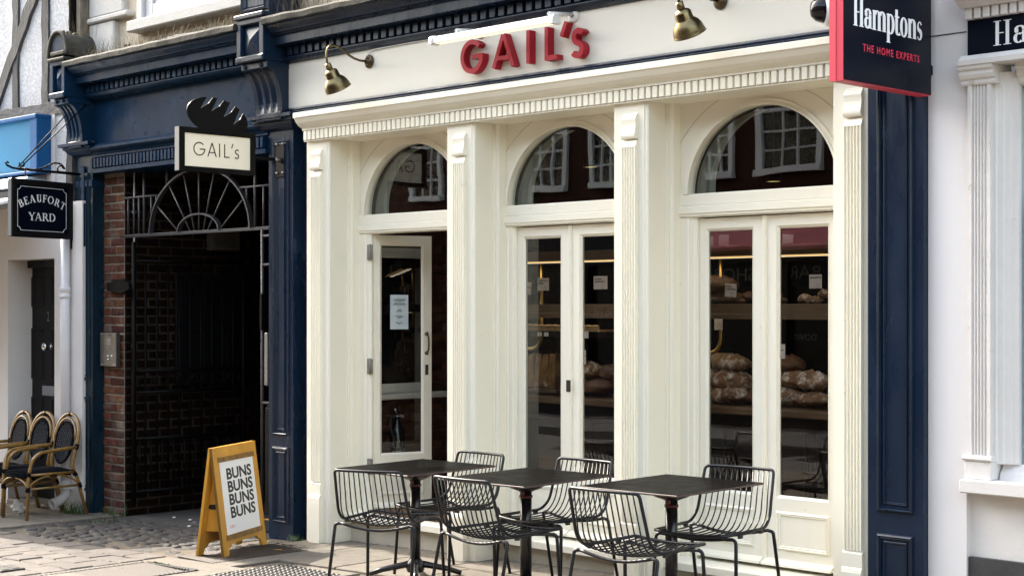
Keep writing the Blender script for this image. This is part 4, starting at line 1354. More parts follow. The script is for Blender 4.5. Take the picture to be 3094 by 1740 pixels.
blades(560, -3.0, -.55, -.18, .08, lambda x, y: 3.79, .05, .20, .6, .0019, 'dry_weeds', 'grass_dry')
blades(70, -3.3, -2.95, -.1, .08, lambda x, y: 4.03, .06, .2, .35, .0012, 'dry_weeds', 'grass_dry')
blades(260, -.19, .9, -.16, .08, lambda x, y: 3.79, .10, .32, .8, .0018, 'dry_weeds', 'grass_dry')
blades(60, -3.02, -2.8, -.10, .08, lambda x, y: 3.82, .03, .12, .6, .003, 'moss_tuft', 'moss')
blades(120, -3.36, -3.02, -.16, -.02, lambda x, y: g(x) - .01, .03, .15, .6, .003, 'grass', 'grass_green')
blades(60, -2.95, -2.65, .0, .12, lambda x, y: g(x) - .01, .03, .12, .6, .003, 'grass', 'grass_green')
blades(60, -2.7, -2.2, -.35, .0, lambda x, y: g(x) - .02, .01, .04, .8, .004, 'moss_tuft', 'grass_green')
blades(60, -.20, -.03, -.06, .02, lambda x, y: g(x) - .01, .01, .05, .7, .0025, 'grass', 'grass_green')
blades(90, .03, .30, -1.350, -1.338, lambda x, y: g(x), .004, .018, .6, .003, 'grass', 'grass_green')

# ================================================================== RIGHT: ESTATE AGENT
hb = thing('white_shopfront', 'white painted shopfront with fluted column, deep sill and dark plinth at the right edge', 'shopfront', (5.5, 0, 0))
MB().box(5.052, 5.262, .0, .5, -.1, 6.5).build('pier', 'pier_white', hb)
MB().box(5.052, 5.262, -.004, .01, 3.043, 3.047).build('pier_joint', 'dark_void', hb)
MB().box(5.262, 6.6, .04, .5, -.1, .80).build('stall_wall', 'trim_white', hb)
MB().box(5.268, 6.6, .012, .05, -.1, .475).build('plinth', 'plinth_dark', hb)
MB().bbox(5.262, 6.6, -.075, .20, .795, .862, .006).build('sill', 'trim_white', hb)
MB().box(5.262, 6.6, .0, .5, 2.90, 3.6).build('upper_wall', 'trim_white', hb)
# fluted column
fx0, fx1 = 5.285, 5.405
prof = [(fx0, .12), (fx0, -.032), (fx0 + .018, -.032)]
for i in range(5):
    a = fx0 + .018 + i * (fx1 - fx0 - .036) / 5
    wq = (fx1 - fx0 - .036) / 5
    prof += [(a + wq * .12, -.03), (a + wq * .3, -.020), (a + wq * .5, -.017), (a + wq * .7, -.020), (a + wq * .88, -.03)]
prof += [(fx1 - .018, -.032), (fx1, -.032), (fx1, .12)]
MB().sweep_z(prof, .975, 2.775).build('fluting', 'trim_white', hb)
MB().sweep_z([(5.262, .0), (fx0, .0), (fx0, .12), (5.262, .12)], .862, 2.9).build('column_margin', 'trim_white', hb)
MB().bbox(fx0 - .012, fx1 + .010, -.045, .12, .862, .952, .004).build('column_base', 'trim_white', hb)
MB().sweep_x([(.12, .952), (-.05, .952), (-.058, .962), (-.055, .974), (-.045, .978), (.12, .978)], fx0 - .018, fx1 + .016).build('base_torus', 'trim_white', hb)
MB().sweep_x([(.12, 2.775), (-.036, 2.775), (-.042, 2.785), (-.040, 2.80), (-.052, 2.806), (-.062, 2.825), (-.060, 2.84), (-.075, 2.85), (-.078, 2.868), (.12, 2.868)], fx0 - .03, fx1 + .03).build('column_capital', 'trim_white', hb)
MB().sweep_x([(.12, 2.868), (-.085, 2.868), (-.088, 2.892), (-.07, 2.905), (-.055, 2.918), (.12, 2.918)], 5.262, 6.6).build('architrave', 'trim_white', hb)
# window frame steps
MB().sweep_z([(fx1, .12), (fx1, .0), (fx1 + .012, .0), (fx1 + .018, .010), (fx1 + .042, .014), (fx1 + .048, .024), (fx1 + .072, .030), (fx1 + .078, .042), (fx1 + .106, .048), (fx1 + .110, .060), (fx1 + .110, .2), (fx1, .2)], .94, 2.83).build('window_jamb', 'trim_white', hb)
MB().sweep_x([(.2, 2.868), (.0, 2.868), (.0, 2.845), (.014, 2.84), (.02, 2.81), (.035, 2.80), (.045, 2.775), (.06, 2.765), (.2, 2.765)], fx1 + .11, 6.6).build('window_head', 'trim_white', hb)
MB().sweep_x([(.3, .945), (.06, .94), (.05, .915), (.03, .895), (.02, .862), (.3, .862)], fx1 + .02, 6.6).build('window_rail', 'trim_white', hb)
MB().box(fx1 + .110, 6.6, .070, .076, .94, 2.76).build('pane', 'right_glass', hb)
MB().box(fx1 + .06, 6.6, .18, .20, .862, 2.26).build('window_blind', 'blind_blue', hb)
MB().box(fx1 + .0, 6.6, 1.6, 1.7, .862, 2.9).build('room_wall', 'interior_wood', hb)
# dentil cornice above the fascia
MB().sweep_x([(.05, 3.25), (-.16, 3.25), (-.165, 3.19), (-.12, 3.17), (-.085, 3.145), (-.03, 3.145), (-.03, 3.095), (.05, 3.09)], 5.270, 6.6).build('cornice', 'trim_white', hb)
MB().bbox(5.255, 6.6, -.20, .05, 3.25, 3.30).build('lead_cap', 'plinth_dark', hb)
dm = MB().bbox(-.018, .018, -.066, -.02, -.027, .027, .004).mesh('dentil', 'trim_white')
for i in range(28):
    inst('dentil', dm, hb, (5.305 + i * .0465, 0, 3.119))
# fascia sign
fs = thing('estate_agent_fascia', 'dark navy fascia board with large white serif letters cut by the right edge', 'fascia sign', (5.9, -.03, 3.0))
MB().box(5.285, 6.6, -.032, -.002, 2.918, 3.091).build('board', 'sign_navy', fs)
SG = serif_glyphs(T=.145, t=.045, s=.028)
draw_letters('Hamptons', SG, .118, 1.12, FAC(5.422, -.032, 2.953), .0016, fs, 'letter_white', sp=.02, eps=.0003)

# projecting sign
hs = thing('estate_agent_sign', 'square navy projecting sign with red edge and white serif name above the right navy post', 'projecting sign', (5.07, -.45, 3.1))
HX = 5.10
MB().box(HX - .075, HX, -.83, -.055, 2.745, 3.46).build('panel', 'sign_navy', hs)
MB().box(HX - .075, HX - .040, -.836, -.8302, 2.741, 3.462).build('red_edge', 'sign_red', hs)
MB().box(HX - .0395, HX - .002, -.8335, -.8302, 2.741, 3.46).build('red_edge', 'sign_red', hs)
MB().box(HX - .074, HX - .002, -.83, -.055, 2.7415, 2.7448).build('red_edge', 'sign_red', hs)
draw_letters('Hamptons', serif_glyphs(T=.165, t=.05, s=.03), .132, .925, SIDE(HX, -.752, 3.003), .0015, hs, 'letter_white', sp=.0, eps=.0003)
text('THE HOME EXPERTS', .049, SIDE(HX, -.42, 2.893), 'text_red', hs, name='print', sx=.92, spacing=1.28, depth=.0015, offset=.0005)
MB().bbox(HX - .06, HX - .02, -.06, .0, 2.85, 2.90).bbox(HX - .06, HX - .02, -.06, .0, 3.3, 3.35).build('wall_bracket', 'black_iron', hs)

# ================================================================== SIGNS ON THE LEFT
gs = thing('bakery_hanging_sign', 'black framed cream hanging sign topped by a black loaf shape', 'hanging sign', (-.33, -.5, 2.8))
GX = -.305
MB().bbox(GX - .055, GX - .012, -.885, -.235, 2.655, 2.965, .003).build('body', 'sign_black', gs)
y0, y1, z0, z1 = -.885, -.235, 2.655, 2.965
MB().box(GX - .012, GX, y0, y1, 2.925, z1).box(GX - .012, GX, y0, y1, z0, 2.690).box(GX - .012, GX, y0, -.838, 2.690, 2.925).box(GX - .012, GX, -.277, y1, 2.690, 2.925).build('frame', 'sign_black', gs)
MB().box(GX - .054, GX - .001, y0 - .002, y0 - .0002, z0 + .001, z1 - .001).build('outer_edge', 'sign_edge', gs)
MB().box(GX - .0119, GX - .009, -.8378, -.2772, 2.6902, 2.9248).build('cream_face', 'sign_cream', gs)
GG = strokes_geo(.088)
draw_letters("GAIL's", GG, .098, 1.02, SIDE(GX - .009, -.763, 2.768), .0012, gs, 'letter_maroon', sp=.075, eps=.0003)
# loaf with four slashes open to the top edge
cy, cz, ry, rz = -.545, 3.055, .262, .135
out = []
slots = [(-.115, .70), (-.03, .98), (.062, .98), (.145, .80)]
tilt = R(-9)
def el(a): 
    y, z = ry * math.cos(a), rz * math.sin(a)
    return (y * math.cos(tilt) - z * math.sin(tilt) + cy, y * math.sin(tilt) + z * math.cos(tilt) + cz)
angs = [i * 2 * math.pi / 72 for i in range(73)]
sl = [(104, 113), (83, 92), (59, 68), (37, 45)]
i = 0
a = -180.0
while a < 180:
    hit = None
    for s0, s1 in sl:
        if s0 <= a < s1:
            hit = (s0, s1)
    if hit:
        s0, s1 = hit
        p0, p1 = el(R(s0)), el(R(s1 + 3))
        dp = .085 + .0 * s0
        tip = (p1[0] - .052, min(p0[1], p1[1]) - dp)
        out.append(p0)
        out.append((p0[0] * .55 + tip[0] * .45 + .012, p0[1] * .5 + tip[1] * .5))
        out.append(tip)
        out.append((p1[0] * .45 + tip[0] * .55 - .002, p1[1] * .45 + tip[1] * .55))
        out.append(p1)
        a = s1 + 3
    else:
        p = el(R(a))
        out.append(p)
        a += 4
# filled with a curve so that the slots stay open
def filled(poly, name, fr, m, parent, ext):
    cu = bpy.data.curves.new('f', 'CURVE')
    cu.dimensions = '2D'
    cu.fill_mode = 'BOTH'
    cu.extrude = ext
    sp = cu.splines.new('POLY')
    sp.points.add(len(poly) - 1)
    for q, p in zip(sp.points, poly):
        q.co = (p[0], p[1], 0, 1)
    sp.use_cyclic_u = True
    ob = bpy.data.objects.new('f', cu)
    COL.objects.link(ob)
    dg = bpy.context.evaluated_depsgraph_get()
    dg.update()
    me = bpy.data.meshes.new_from_object(ob.evaluated_get(dg))
    bpy.data.objects.remove(ob)
    o, u, v, n = map(Vector, fr)
    base = Vector(root_base(parent))
    for p in me.vertices:
        c = p.co
        p.co = o + u * c.x + v * c.y + n * c.z - base
    me.materials.clear()
    me.materials.append(M[m])
    r = bpy.data.objects.new(name, me)
    COL.objects.link(r)
    r.parent = parent
    return r
lf = filled(out, 'loaf_shape', ((GX - .03, 0, 0), (0, 1, 0), (0, 0, 1), (1, 0, 0)), 'sign_black', gs, .005)
MB().bbox(GX - .05, GX - .02, -.24, -.005, 2.775, 2.80, .003).build('arm', 'sign_black', gs)
MB().bbox(-.385, -.285, NY - .012, NY + .0, 2.66, 2.925, .003).build('wall_plate', 'sign_black', gs)
bo = MB().lathe([(.011, 0), (.011, .006), (.005, .010), (0, .010)], (0, 0, 0), (0, -1, 0), 8).mesh('bolt', 'steel_dull')
for x in (-.372, -.298):
    for z in (2.69, 2.905):
        inst('bolt', bo, gs, (x, NY - .012, z))
MB().lathe([(.02, 0), (.02, .03), (.014, .05), (0, .055)], (-.335, NY - .010, 2.787), (0, -1, 0), 12).build('arm_socket', 'steel', gs)

by = thing('yard_hanging_sign', 'dark blue hanging yard sign in black frame with white arched serif lettering', 'hanging sign', (-3.18, -.4, 2.5))
BX = -3.165
MB().bbox(BX - .05, BX - .012, -.705, -.085, 2.280, 2.765, .003).build('board', 'sign_navy', by)
MB().box(BX - .012, BX, -.705, -.085, 2.720, 2.765).box(BX - .012, BX, -.705, -.085, 2.280, 2.325).box(BX - .012, BX, -.705, -.66, 2.325, 2.720).box(BX - .012, BX, -.13, -.085, 2.325, 2.720).build('frame', 'door_black', by)
MB().box(BX - .05, BX - .013, -.7075, -.7053, 2.285, 2.760).build('outer_edge', 'sign_edge', by)
fr = SIDE(BX - .012, 0, 0)
ln = MB()
c = .03
ya, yb, za, zb = -.645, -.148, 2.338, 2.705
for P in ([(ya + c, zb), (yb - c, zb)], [(yb - c, zb)] + [(yb - c * math.cos(R(90 - q)) if 0 else yb - c + c * (1 - math.cos(R(q))), zb - c * math.sin(R(q))) for q in range(0, 91, 15)], [(yb, zb - c), (yb, za + c)],
          [(yb - c + c * (1 - math.cos(R(q))), za + c * math.sin(R(q))) for q in range(0, 91, 15)], [(ya + c, za), (yb - c, za)],
          [(ya + c - c * (1 - math.cos(R(q))), za + c * math.sin(R(q))) for q in range(0, 91, 15)], [(ya, zb - c), (ya, za + c)],
          [(ya + c - c * (1 - math.cos(R(q))), zb - c * math.sin(R(q))) for q in range(0, 91, 15)]):
    ln.ribbon(P, .0042, fr, 0, .001 + .0001 * len(P))
ln.build('border_line', 'letter_white', by)
SG2 = serif_glyphs(T=.175, t=.07, s=.045)
def arched(word, size, yc, zc, rad, span, parent):
    tot = sum(SG2[ch][1] for ch in word)
    x = -tot / 2
    for ch in word:
        st, adv = SG2[ch]
        a = -(x + adv / 2) / tot * span
        ca, sa = math.cos(R(a)), math.sin(R(a))
        o_ = Vector((BX - .012, yc - rad * sa, zc + rad * ca))
        u_ = Vector((0, ca, sa))
        v_ = Vector((0, -sa, ca))
        mb = MB()
        for i, (pts, w) in enumerate(st):
            W = [q * size for q in w] if isinstance(w, (list, tuple)) else w * size
            mb.ribbon([((px - adv / 2) * size, py * size) for px, py in pts], W, (o_, u_, v_, (1, 0, 0)), 0, .0012 + i * .0003)
        mb.build('letter', 'letter_white', parent)
        x += adv
arched('BEAUFORT', .0635, -.397, 2.150, .433, 62, by)
tot = sum(SG2[ch][1] for ch in 'YARD') * .067 * 1.22
draw_letters('YARD', SG2, .067, 1.22, SIDE(BX - .012, -.397 - tot / 2, 2.424), .0012, by, 'letter_white', eps=.0003)
by.rotation_euler = (0, 0, R(17))
_o = Vector((-3.18, -.4, 0)); _p = Vector((BX, -.09, 0))
by.scale = (1, 1.13, 1)
_d = Matrix.Rotation(R(17), 3, 'Z') @ Vector((_p.x - _o.x, (_p.y - _o.y) * 1.13, 0))
by.location = (_p.x - _d.x - .02, _p.y - _d.y, 2.5)
bk = thing('sign_bracket', 'black wrought iron bracket with scrolls and stay rods carrying the yard sign', 'sign bracket', (-3.18, -.3, 2.85))
BY = -3.185
MB().tube([(BY, -.60, 2.862), (BY, -.02, 2.848)], .012, 8).build('bar', 'black_iron', bk)
MB().tube([(BY, -.60, 2.862), (BY, -.65, 2.866), (BY, -.70, 2.885), (BY, -.712, 2.905), (BY, -.695, 2.915), (BY, -.685, 2.903)], .009, 6).build('end_curl', 'black_iron', bk)
sp_ = [(BY, -.20 + .018 * math.cos(k * .45) * (1 + k * .13) , 2.885 + .018 * math.sin(k * .45) * (1 + k * .1)) for k in range(12)]
MB().tube(sp_, .007, 6).build('scroll', 'black_iron', bk)
MB().tube([(BY, -.56 + .012 * math.cos(-k * .5 + 2) * (1 + k * .14), 2.905 + .012 * math.sin(-k * .5 + 2) * (1 + k * .14)) for k in range(12)], .006, 6).build('scroll', 'black_iron', bk)
MB().tube(bez((BY, -.53, 2.868), (BY, -.46, 2.855), (BY, -.40, 2.865), (BY, -.33, 2.90), 10) + bez((BY, -.33, 2.90), (BY, -.27, 2.945), (BY, -.19, 2.945), (BY, -.165, 2.885), 10), [.006 + .003 * (i % 2) for i in range(22)], 6).build('twisted_rod', 'black_iron', bk)
for dx in (0.0, .05):
    MB().tube([(BY - .02 + dx, -.60, 2.865), (-3.26 + dx * 4.6, -.045 if dx else -.02, 3.46 if not dx else 3.44)], .0055, 6).build('stay_rod', 'black_iron', bk)
MB().bbox(-3.215, -3.155, NY - .018, NY, 2.62, 2.92, .006).build('strap', 'old_navy', bk)
MB().bbox(LX0 - .006, LX1 + .006, NY - .012, NY + .20, 2.735, 2.795, .004).build('clamp_band', 'old_navy', bk)
MB().bbox(-3.22, -3.155, NY - .022, NY, 2.22, 2.60, .006).build('cable_cover', 'old_navy', bk)
for y in (-.60, -.10):
    ch = MB()
    for i in range(3):
        z = 2.845 - i * .028
        q = [(BX - .03 + (-.09 - y) * .27 + (.008 * math.cos(k * .785) if i % 2 else 0), y + (0 if i % 2 else .008 * math.cos(k * .785)), z + .016 * math.sin(k * .785)) for k in range(8)]
        ch.tube(q, .0032, 5, closed=True)
    ch.build('chain', 'rusty', bk)

# ================================================================== RAISED LETTERS, LAMPS, CAMERA
rl = thing('raised_shop_letters', 'raised red three dimensional letters on the cream fascia under the trough light', 'lettering sign', (2.2, -.05, 3.2))
LG = strokes_geo(.142)
LG['A'] = ([([(0.08, 0), (0.42, 1.0)], .142), ([(0.78, 0), (0.44, 1.0)], .142), ([(0.20, 0.29), (0.66, 0.29)], .125)], .88)
LZ = 3.203
def rl_letter(ch, x, z, h, sx):
    st, adv = LG[ch]
    mb = MB()
    for i, (pts, w) in enumerate(st):
        mb.ribbon([(px * h * sx, py * h) for px, py in pts], w * h, FAC(x, -.02, z), 0.004, .058 + i * .0012)
    mb.build('letter', 'letter_red', rl)
LG["'"] = ([([(0.02, 0.58), (0.15, 1.0)], .135)], .17)
rl_letter('G', 1.716, LZ - .010, .218, .95)
rl_letter('A', 2.000, LZ, .205, 1.22)
rl_letter('I', 2.306, LZ, .205, 1.0)
rl_letter('L', 2.462, LZ, .205, 1.05)
rl_letter("'", 2.602, LZ + .012, .205, 1.5)
rl_letter('s', 2.686, LZ - .002, .238, .98)

def swan_lamp(x, label):
    t = thing('swan_neck_lamp', label, 'lamp', (x, -.03, 3.40), 'swan neck lamps over the fascia')
    MB().lathe([(.046, 0), (.046, .008), (.036, .014), (.022, .016), (.020, .03), (.010, .034)], (x, -.022, 3.395), (0, -1, 0), 20).build('wall_rose', 'brass_dark', t)
    pts = [(x, -.05, 3.395), (x, -.11, 3.393), (x, -.16, 3.402)] + bez((x, -.16, 3.402), (x, -.24, 3.425), (x, -.28, 3.472), (x, -.335, 3.472), 8)[1:] + bez((x, -.335, 3.472), (x, -.405, 3.472), (x, -.41, 3.40), (x, -.388, 3.335), 8)[1:]
    MB().tube(pts, .0085, 10).build('neck', 'brass', t)
    ax = Vector((0, .58, -1)).normalized()
    k = .97
    o_ = (x, -.391, 3.342)
    MB().lathe([(.0, 0), (.022 * k, .0), (.022 * k, .048 * k), (.018 * k, .05 * k)], o_, ax, 18).build('lamp_holder', 'brass', t)
    MB().lathe([(r_ * k, h_ * k) for r_, h_ in ((.022, .045), (.040, .053), (.048, .064), (.050, .10), (.053, .106), (.070, .122), (.085, .148), (.092, .176), (.094, .190), (.097, .194), (.091, .196), (.080, .150), (.048, .105), (.030, .06))], o_, ax, 28).build('shade', 'brass', t)
    MB().lathe([(0, .09), (.018, .10), (.025, .12), (.020, .142), (0, .148)], o_, ax, 14).build('bulb', 'bulb', t)
    return t
swan_lamp(.735, 'left antique brass swan neck lamp on the cream fascia beside navy console')
swan_lamp(3.775, 'right antique brass swan neck lamp on the cream fascia, arm cut by top edge')
tag(MB().tube([(.735, -.03, 3.44), (.755, -.03, 3.468), (.78, -.032, 3.472), (1.2, -.03, 3.474), (1.52, -.03, 3.468)], .003, 5).build('lamp_cable', 'lamp_white', base=(1, -.03, 3.47)), 'thin white cable running along top of the fascia from the brass lamp', 'cable')
t = thing('trough_light', 'long white tubular trough light on two arms above the red letters', 'sign light', (2.27, -.2, 3.43))
TX0, TX1, TY, TZ = 1.62, 2.72, -.235, 3.405
P = [(TY + .030 * math.cos(R(q)), TZ + .028 * math.sin(R(q))) for q in range(0, 181, 20)] + [(TY - .030, TZ - .020), (TY + .030, TZ - .020)]
MB().sweep_x(P, TX0 + .03, TX1 - .03).build('tube_housing', 'lamp_white', t)
for a, b2 in ((TX0, TX0 + .0295), (TX1 - .0295, TX1)):
    MB().sweep_x([(TY + .036 * math.cos(R(q)), TZ + .034 * math.sin(R(q))) for q in range(0, 181, 20)] + [(TY - .036, TZ - .026), (TY + .036, TZ - .026)], a, b2).build('end_cap', 'lamp_white', t)
MB().box(TX0 + .05, TX1 - .05, TY - .018, TY + .022, TZ - .024, TZ - .0205).build('light_strip', 'tube_light', t)
for x in (1.85, 2.66):
    MB().tube([(x, -.02, 3.470), (x, TY - .005, 3.445), (x, TY + .0, 3.425)], .013, 10).build('arm', 'lamp_white', t)
    MB().lathe([(.045, 0), (.043, .008), (.03, .014), (.015, .016)], (x, -.0205, 3.462), (0, -1, 0), 18).build('wall_plate', 'lamp_white', t)
t = thing('dome_camera', 'white security camera with black glossy dome on the fascia beside navy sign', 'security camera', (4.60, -.1, 3.25))
MB().lathe([(.09, -.05), (.10, .0), (.098, .05), (.085, .085), (.072, .10), (.070, .098)], (4.63, -.13, 3.225), (-.62, -.75, -.05), 26).build('housing', 'cctv_white', t)
MB().lathe([(.0695, .08), (.068, .105), (.058, .135), (.035, .158), (.0, .166)], (4.63, -.13, 3.225), (-.62, -.75, -.05), 26).build('dome', 'cctv_dome', t)
MB().bbox(4.59, 4.67, -.12, -.02, 3.20, 3.26, .01).build('mount', 'cctv_white', t)

# ================================================================== A-BOARD
ab = thing('sandwich_board', 'yellow wooden pavement board with white poster repeating one black word', 'sandwich board', (0.0, -.65, .0))
F0, F1 = Vector((.262, -.900, 0)), Vector((-.050, -.318, 0))
wdir = (F1 - F0)
WD = wdir.length
wdir.normalize()
ndir = Vector((wdir.y, -wdir.x, 0))          # faces the camera side
if ndir.x < 0: ndir = -ndir
HT, SPREAD = .738, .215
def board_panel(front):
    sgn = 1 if front else -1
    o_ = F0 if front else F0 - ndir * SPREAD
    zb = g(o_.x)
    topo = F0 - ndir * (SPREAD / 2 - sgn * .012)
    up = Vector((topo.x - o_.x, topo.y - o_.y, HT - zb + g(.1)))
    L = up.length
    up.normalize()
    nn = wdir.cross(up)
    if nn.dot(ndir) * sgn < 0: nn = -nn
    return (Vector((o_.x, o_.y, zb)), wdir, up, nn), L
def leg_outline(W, L):
    lw_ = .105
    return [(0, 0), (lw_ * .75, 0)] + [(lw_ * .8, .045)] + [(lw_ + .02 + .03 * (1 - math.cos(R(q))), .045 + .035 * math.sin(R(q))) for q in (20, 50, 80)] + \
           [(W - lw_ - .02 - .03 * (1 - math.cos(R(q))), .045 + .035 * math.sin(R(q))) for q in (80, 50, 20)] + [(W - lw_ * .8, .045), (W - lw_ * .75, 0), (W, 0), (W, L), (0, L)]
for front in (True, False):
    fr, L = board_panel(front)
    ol = leg_outline(WD, L)
    pn = MB().prism(ol, *fr, -.018, 0)
    pn.build('front_panel' if front else 'back_panel', 'ply', ab)
    if front:
        q = MB()
        o_, u_, v_, n_ = fr
        # worn long edges
        q.prism([(0.0, .0), (.0035, .0), (.0035, L), (0, L)], o_, u_, v_, n_, -.0175, .0008).build('worn_edge', 'ply_worn', ab)
        MB().prism([(WD - .0035, .0), (WD, .0), (WD, L), (WD - .0035, L)], o_, u_, v_, n_, -.0175, .0008).build('worn_edge', 'ply_worn', ab)
        x0, x1, y0_, y1_ = .085, WD - .075, .125, L - .085
        q = MB()
        q.prism([(x0 - .02, y1_ - .02), (x1 + .02, y1_ - .02), (x1 + .02, y1_ + .014), (x0 - .02, y1_ + .014)], o_, u_, v_, n_, 0, .008)
        q.build('poster_batten', 'ply_worn', ab)
        q = MB()
        q.prism([(x0 - .02, y0_ - .022), (x1 + .02, y0_ - .022), (x1 + .02, y0_ + .014), (x0 - .02, y0_ + .014)], o_, u_, v_, n_, 0, .008)
        q.build('poster_batten', 'ply_worn', ab)
        q = MB().prism([(x0, y0_), (x1, y0_), (x1, y1_ - .01), (x0, y1_ - .01)], o_, u_, v_, n_, 0, .003).build('poster', 'poster', ab)
        PW_ = x1 - x0
        for i in range(4):
            yy = y1_ - .142 - i * .0885
            text('BUNS', .104, (o_ + u_ * (x0 + PW_ * .53) + v_ * yy + n_ * .003, u_, v_, n_), 'ink', ab, sx=1.46, spacing=1.0, depth=.0006, name='print', offset=.0032)
        draw_letters("GAIL's", strokes_geo(.07), .021, 1.0, (o_ + u_ * (x0 + .045) + v_ * (y0_ + .055) + n_ * .003, u_, v_, n_), .0007, ab, 'text_red', sp=.05, one=True, name='maker_mark')
    else:
        o_, u_, v_, n_ = fr
# side board with hand slot, between the panels
(frf, Lf), (frb, Lb) = board_panel(True), board_panel(False)
pt = lambda fr, s, t_, d=0: fr[0] + fr[1] * s + fr[2] * t_ + fr[3] * d
s_in = .075
A = [pt(frf, s_in, .17, -.02), pt(frf, s_in, .60, -.02), pt(frb, s_in, .60, -.02), pt(frb, s_in, .17, -.02)]
q = MB()
vs = A + [p + wdir * .012 for p in A]
q.add(vs, [(0, 1, 2, 3), (7, 6, 5, 4), (0, 4, 5, 1), (1, 5, 6, 2), (2, 6, 7, 3), (3, 7, 4, 0)]).build('side_board', 'ply', ab)
c_ = (A[0] + A[3]) / 2 + Vector((0, 0, .165))
hd = (A[0] - A[3]).normalized()
sl_ = [(.030 + .017 * math.cos(R(a)), .017 * math.sin(R(a))) for a in range(-90, 91, 20)] + [(-.030 + .017 * math.cos(R(a)), .017 * math.sin(R(a))) for a in range(90, 271, 20)]
MB().prism(sl_, c_, hd, (0, 0, 1), -wdir, -.001, .0012).build('hand_slot', 'ink', ab)
MB().tube([pt(frf, .1, Lf - .01, -.02), pt(frf, WD - .1, Lf - .01, -.02)], .010, 8).build('hinge', 'steel_dull', ab)

# ================================================================== TABLES
TH = .668
def make_table():
    t = thing('bistro_table', 'x', 'table')
    hw, hd_ = .315, .385
    MB().bbox(-hw, hw, -hd_, hd_, TH - .0105, TH, .0022).build('table_top', 'table_edge', t)
    MB().box(-hw + .0024, hw - .0024, -hd_ + .0024, hd_ - .0024, TH, TH + .0009).build('top_surface', 'table_top', t)
    MB().lathe([(.0, TH - .012), (.135, TH - .012), (.132, TH - .022), (.115, TH - .04), (.09, TH - .062), (.05, TH - .076), (.033, TH - .085)], (0, 0, 0), n=26).build('top_support', 'table_black', t)
    MB().tube([(0, 0, .06), (0, 0, TH - .055)], .0325, 18).build('column', 'table_black', t)
    MB().lathe([(.0335, TH - .118), (.037, TH - .117), (.037, TH - .104), (.0335, TH - .103)], (0, 0, 0), n=20).bbox(-.006, .020, -.042, -.033, TH - .100, TH - .055, .002).build('lever_ring', 'clip_red', t)
    for a in range(4):
        an = R(45 + 90 * a)
        ca, sa = math.cos(an), math.sin(an)
        MB().tube([(.0, 0, .075), (.05 * ca, .05 * sa, .075), (.20 * ca, .20 * sa, .045), (.28 * ca, .28 * sa, .018)], [.022, .021, .017, .015], 8).build('foot', 'table_black', t)
    MB().lathe([(.05, .03), (.06, .06), (.05, .09), (.034, .11)], (0, 0, 0), n=18).build('hub', 'table_black', t)
    return t
tp = make_table()
cmap = child_map(tp)
TB = [(1.93, -.655, 4, 'black bistro table nearest the open door, at left of the row'),
      (2.985, -.765, 4, 'middle black bistro table of the row between two fluted pilasters'),
      (3.955, -.675, 3, 'rightmost black bistro table in front of the bread window')]
for i, (x, y, a, lb) in enumerate(TB):
    o = tp if i == 0 else copy_tree(tp, cmap)
    o.location = (x, y, g(x))
    o.rotation_euler = (0, 0, R(a))
    tag(o, lb, group='black bistro tables on the pavement')

